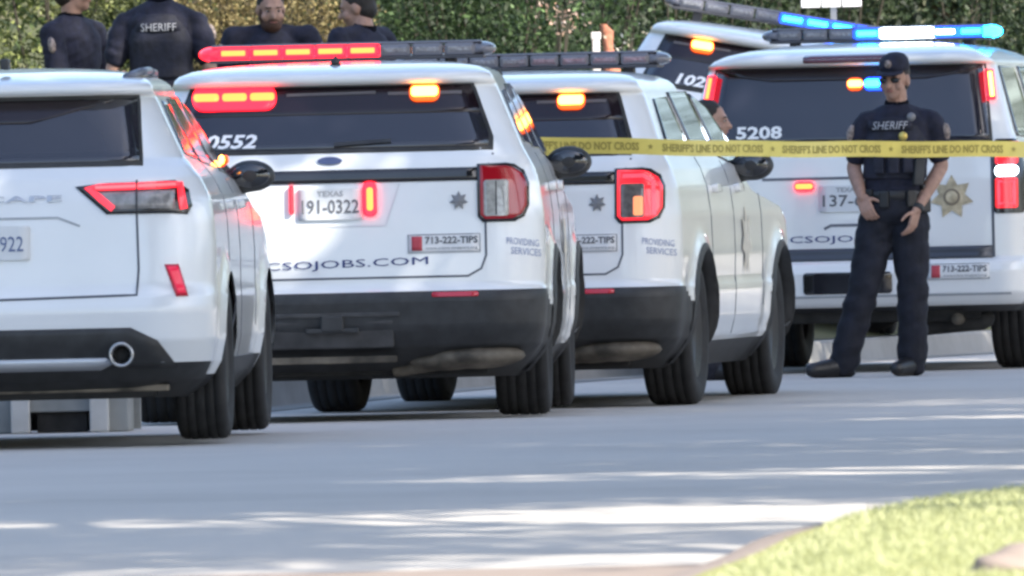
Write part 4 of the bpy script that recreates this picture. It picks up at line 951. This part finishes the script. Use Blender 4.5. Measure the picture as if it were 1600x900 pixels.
# ---------------------------------------------------------------- vegetation
def leaf_mesh(name, N, size, blobs, m):
    """N folded leaves scattered through the given (centre, radii) blobs, clustered on twigs"""
    per = 9; T = N // per
    bi = rng.integers(0, len(blobs), T); c = np.array([b[0] for b in blobs])[bi]; r = np.array([b[1] for b in blobs])[bi]
    d = rng.normal(size=(T, 3)); d /= np.linalg.norm(d, axis=1)[:, None]; rad = rng.uniform(.35, 1, T) ** .5
    tw = c + d * rad[:, None] * r
    P = np.repeat(tw, per, 0) + rng.normal(0, size * 2.0, (T * per, 3)); N = len(P)
    L = size * rng.uniform(.6, 1.4, N); u = rng.normal(size=(N, 3)); u /= np.linalg.norm(u, axis=1)[:, None]
    w_ = np.cross(u, rng.normal(size=(N, 3))); w_ /= np.linalg.norm(w_, axis=1)[:, None] + 1e-9
    v = np.empty((N, 4, 3)); v[:, 0] = P - u * L[:, None] * .5; v[:, 1] = P + w_ * L[:, None] * .28; v[:, 2] = P + u * L[:, None] * .5; v[:, 3] = P - w_ * L[:, None] * .28
    me = bpy.data.meshes.new(name); me.vertices.add(N * 4); me.vertices.foreach_set('co', v.ravel()); me.loops.add(N * 4); me.loops.foreach_set('vertex_index', np.arange(N * 4, dtype=np.int32))
    me.polygons.add(N); me.polygons.foreach_set('loop_start', (np.arange(N) * 4).astype(np.int32)); me.update(); me.validate(); me.materials.append(m); return me
BARK = mat('bark', (.10, .075, .05), .9, var=.4, scale=14, bump=.8, bscale=30)
def plant(name, label, cat, loc, blobs, N, size, m, trunk=None, group=None, bark=None, leafname='foliage'):
    bark = bark or (BARK if trunk else mat('stem_bark', (.035, .03, .02), .9))
    t = empty(name, loc); tag(t, label, cat, group)
    o = bpy.data.objects.new(leafname, leaf_mesh(leafname, N, size, blobs, m)); C.objects.link(o); o.parent = t
    bm = bmesh.new()
    if trunk:
        h, r = trunk; p = Vector((0, 0, -.3)); q = None
        pts = [Vector((0, 0, -.3)), Vector((.05 * h / 3, .02, h * .4)), Vector((-.03 * h / 3, 0, h * .75)), Vector((.02, 0, h))]
        for a, b, r0, r1 in zip(pts, pts[1:], (r, r * .85, r * .65), (r * .85, r * .65, r * .4)): add_tube(bm, a, b, r0, r1, 10)
        for c, rr in blobs:
            add_tube(bm, pts[2].lerp(pts[1], random.random()), Vector(c) * 1.0, r * .35, r * .08, 7)
    else:
        for c, rr in blobs:
            for k in range(2): add_tube(bm, (random.uniform(-.15, .15), random.uniform(-.1, .1), -.1), Vector(c) + Vector((random.uniform(-.6, .6) * rr[0], random.uniform(-.5, .5) * rr[1], random.uniform(.1, .8) * rr[2])), .014, .005, 6)
    bm_obj('trunk' if trunk else 'stems', bm, bark, t, True); return t
LG = leaf_mat('mid_green_leaf', (.014, .030, .008), (.055, .085, .024), 2.2, .35, 3.2); LY = leaf_mat('yellow_green_leaf', (.022, .036, .010), (.13, .145, .045), 2.2, .35, 3.6)
LS = leaf_mat('straw_leaf', (.09, .065, .024), (.34, .27, .12), 3, .35, 1.9); LD_ = leaf_mat('shaded_leaf', (.010, .022, .009), (.034, .055, .02), 2.0, .35, 2.0); LO = leaf_mat('olive_leaf', (.03, .04, .014), (.10, .095, .04), 6); LP = leaf_mat('pale_blossom', (.45, .40, .25), (.7, .62, .5), 8); LPK = leaf_mat('sunlit_pink_leaf', (.55, .33, .22), (.75, .52, .40), 8)  # LD_ holds background shade in its leaf colour, LPK sunlight on leaves
LDG = leaf_mat('deep_green_leaf', (.011, .027, .007), (.048, .080, .028), 2.0, .35, 3.4)
def ground_at(x, y):
    best = min(range(len(KL)), key=lambda i: (KL[i].x - x) ** 2 + (KL[i].y - y) ** 2); p, q = KL[best], KN[best]
    return bank_z(max(.17, (x - p.x) * q.x + (y - p.y) * q.y), y)
SHR = [(-3.7, 116, LY, 'bright yellow green shrub at the far left behind the deputy with the shoulder patch'), (-3.0, 118, LY, 'yellowish shrub between the two leftmost deputies'), (-2.2, 120, LY, 'speckled yellow green shrub behind the broad deputy'),
       (-1.72, 117, LS, 'straw coloured dry shrub right of the broad deputy'), (-1.45, 119, LS, 'dry sunlit shrub behind the bearded deputy'), (-1.18, 116.5, LS, 'dry tan shrub between the bearded and the dark haired deputy'),
       (-.1, 119, LDG, 'dark leafy green shrub right of the dark haired deputy'), (.45, 121, LDG, 'dark green shrub above the middle SUV roof'), (-.5, 123, LDG, 'tall green shrub behind the dry ones'),
       (1.0, 124, LD_, 'dark shrub behind the orange stump'), (1.5, 126, LD_, 'dark shrub left of the tilted SUV'), (2.3, 130, LD_, 'dark shrub behind the tilted SUV'), (3.2, 128, LD_, 'dark evergreen shrub behind the blue lights'), (4.2, 130, LD_, 'dark evergreen shrub at the far right')]
for x, y, m, lab in SHR:
    z = ground_at(x, y); b = []
    sp = .28 if m is LS else .6
    for k in range(7): b.append(((random.uniform(-sp, sp), random.uniform(-.4, .4), random.uniform(.3, 2.4) + max(0, 1.0 - z)), (random.uniform(.2, .3) if m is LS else random.uniform(.35, .6), random.uniform(.3, .5), random.uniform(.35, .6))))
    plant('shrub', lab, 'shrub', (x, y, z), b, 9000, .042 if m is not LS else .034, m, None, 'shrubs along the bank')
TRE = [(-4.2, 128, LG, 'left tree of the row behind the shrubs'), (-2.4, 131, LD_, 'dark tree behind the broad deputy'), (-.4, 130, LDG, 'deep green tree behind the dry shrubs'), (1.3, 134, LD_, 'dark green tree in the middle distance'), (3.2, 136, LD_, 'dark tree behind the blue lights'), (5.0, 134, LD_, 'dark tree at the right edge')]
for x, y, m, lab in TRE:
    z = ground_at(x, y); b = [((random.uniform(-1.3, 1.3), random.uniform(-1, 1), random.uniform(1.2, 4.5)), (random.uniform(.6, 1.0), random.uniform(.6, .9), random.uniform(.6, .9))) for k in range(12)]
    plant('tree', lab, 'tree', (x, y, z), b, 9000, .10, m, (3.5, .12), 'trees behind the bank', leafname='crown')
far_b = [((x, random.uniform(-1.5, 1.5), z), (1.6, 1.0, 1.2)) for x in np.arange(-16, 24, 1.6) for z in (1, 2.6, 4.2, 6)]
wd = bpy.data.objects.new('woods', leaf_mesh('woods', 60000, .16, far_b, LD_)); C.objects.link(wd); wd.location = (0, 147, 1.0); tag(wd, kind='stuff')
for x, y, z, r_, m, lab in ((.34, 117, 2.24, .055, LPK, 'small pinkish sunlit leafy bush between the shrubs above the taped SUV'), (.86, 116.5, 2.04, .09, LP, 'pale blossoming bush beside the tilted SUV')):
    zz = ground_at(x, y); plant('bright_bush', lab, 'bush', (x, y, zz), [((0, 0, z - zz), (r_ * 1.4, r_, r_ * .8)), ((.05, 0, z - zz - .05), (r_, r_, r_))], 63, .03, m)
# bits glimpsed between the leaves
bm = bmesh.new(); add_loft(bm, [(.02, 0, -.4, .065, .06, 0), (.025, 0, .1, .06, .055, .3), (.0, 0, .28, .058, .05, .6), (.01, 0, .36, .035, .03, .9), (-.02, 0, .47, .05, .042, 1.2), (-.03, 0, .52, .025, .02, 1.5)], 14)
for v in bm.verts: v.co.x += .014 * math.sin(v.co.z * 31 + v.co.y * 40); v.co.y += .012 * math.sin(v.co.z * 23 + v.co.x * 37)
o = bm_obj('tree_stump', bm, mat('red_bark', (.42, .17, .10), .9, var=.45, scale=16, bump=.8), None, True); o.location = (.665, 118, 1.65); tag(o, 'short orange-red broken trunk catching the sun left of the tilted SUV', 'stump')
bm = bmesh.new(); add_box(bm, (0, 0, -.35), (.05, .04, .9), None, .008); add_box(bm, (0, 0, .12), (.065, .05, .05), None, .01)
o = bm_obj('marker_post', bm, mat('post_white', (.75, .68, .62), .7)); o.location = (.58, 117.5, 1.97); tag(o, 'small white post beside the orange trunk stub', 'post')
sg = empty('sign_board', (2.13, 119, .985)); tag(sg, 'white three-panelled board on a thin post above the blue lights', 'sign')
box('post', (.02, .03, .45), (.04, .04, 1.9), CHROME, sg)
for k in range(3): box('panel', (-.13 + .135 * k, 0, 1.40), (.125, .02, .26), mat('panel_white', (.85, .85, .86), .6), sg, None, .006)
# trees beside the road whose crowns shade it (trunks stand right of the view); gaps cut in their leaves place the sun patches
BRIGHT = [(.9, 70.6, 1.5, 1.0), (1.9, 85.4, .95, .6), (3.2, 84.7, .9, .7)]
GAPS = [(.3, 73.5, .9, .35), (.3, 65.4, .85, .5), (.45, 62.3, .6, .35), (.1, 59.4, .75, .4), (1.9, 85.4, .95, .7), (3.2, 84.6, .9, .8), (-1.85, 68, .22, .6), (-.45, 70.6, .35, .4), (-.2, 56.2, .5, .22)]
GATE = [(-1.12, 89.06, 1.02, .30, .34), (-.95, 89.1, 1.28, .5, .10), (.1, 89.2, 1.30, .35, .10)]
def open_sky(P):
    g = P[:, :2] - sv.xy * (P[:, 2] / sv.z)[:, None] if False else P[:, :2] - np.array([sv.x, sv.y])[None] * (P[:, 2] / sv.z)[:, None]
    full = (g[:, 1] < 53.6) | ((g[:, 0] > .62 + .10 * (g[:, 1] - 50)) & (g[:, 1] < 57.0) & (g[:, 1] > 40))
    hit = np.zeros(len(g), bool)
    mid = np.zeros(len(g), bool)
    for x, y, rx, ry in BRIGHT: mid |= ((g[:, 0] - x) / rx) ** 2 + ((g[:, 1] - y) / ry) ** 2 < 1
    for x, y, rx, ry in GAPS: hit |= ((g[:, 0] - x) / rx) ** 2 + ((g[:, 1] - y) / ry) ** 2 < 1
    for x, y, z, rx, rz in GATE:      # gaps whose light lands on the tailgate plane
        t = (P[:, 1] - y) / sv.y; q = P - np.array(sv)[None] * t[:, None]
        full |= ((q[:, 0] - x) / rx) ** 2 + ((q[:, 2] - z) / rz) ** 2 < 1
    return np.where(full, .02, np.where(mid, .14, np.where(hit, .38, 1.0)))
def shade(label, x, y, h, r, N, seed):
    random.seed(seed); b = [((random.uniform(-1, 1) * r, random.uniform(-1, 1) * r, h + random.uniform(-1.4, 1.6)), (random.uniform(.9, 1.5),) * 3) for k in range(16)]
    t = plant('roadside_tree', label, 'tree', (x, y, 0), b, N, .24, LG, (h - .5, .22), 'shade trees on the right of the road', leafname='crown')
    o = [c for c in t.children if c.name.startswith('crown')][0]; me = o.data; n = len(me.vertices)
    co = np.empty(n * 3); me.vertices.foreach_get('co', co); co = co.reshape(-1, 4, 3); k = rng.random(n // 4) < open_sky(co.mean(1) + np.array([x, y, 0])[None]); co = co[k]; n = len(co)
    m2 = bpy.data.meshes.new('crown'); m2.vertices.add(n * 4); m2.vertices.foreach_set('co', co.ravel()); m2.loops.add(n * 4); m2.loops.foreach_set('vertex_index', np.arange(n * 4, dtype=np.int32))
    m2.polygons.add(n); m2.polygons.foreach_set('loop_start', (np.arange(n) * 4).astype(np.int32)); m2.update(); m2.validate(); m2.materials.append(LG); o.data = m2; bpy.data.meshes.remove(me)
SHADE = [(8.0, 68.5, 9.5, 3.2, 19000), (6.3, 73, 8.5, 3.0, 17000), (9.0, 77, 9.5, 3.6, 22000), (6.5, 80.5, 8.6, 3.0, 17000), (8.5, 85, 10, 3.6, 20000), (9.5, 92, 10, 3.6, 20000), (10, 99, 10, 3.8, 18000), (9.3, 95.5, 9, 2.6, 12000), (11, 106, 10, 3.8, 20000),
         (6.2, 61.5, 9, 3.0, 19000), (4.4, 53.0, 9, 3.0, 17000), (3.0, 58.5, 9, 3.0, 17000), (7.5, 65, 9, 3.0, 15000)]
for i, a in enumerate(SHADE): shade('leafy roadside shade tree standing outside the view beside the road', *a, i + 20)
# unseen leaf row added on the right verge to darken the cars' right sides
hb = [((random.uniform(-.8, .8), y, z), (1.0, 1.2, .9)) for y in np.arange(-36, 36, 1.5) for z in (.7, 1.9, 3.1)]
hd_ = bpy.data.objects.new('hedge', leaf_mesh('hedge', 26000, .22, hb, LD_)); C.objects.link(hd_); hd_.location = (15, 92, 0); tag(hd_, kind='stuff')
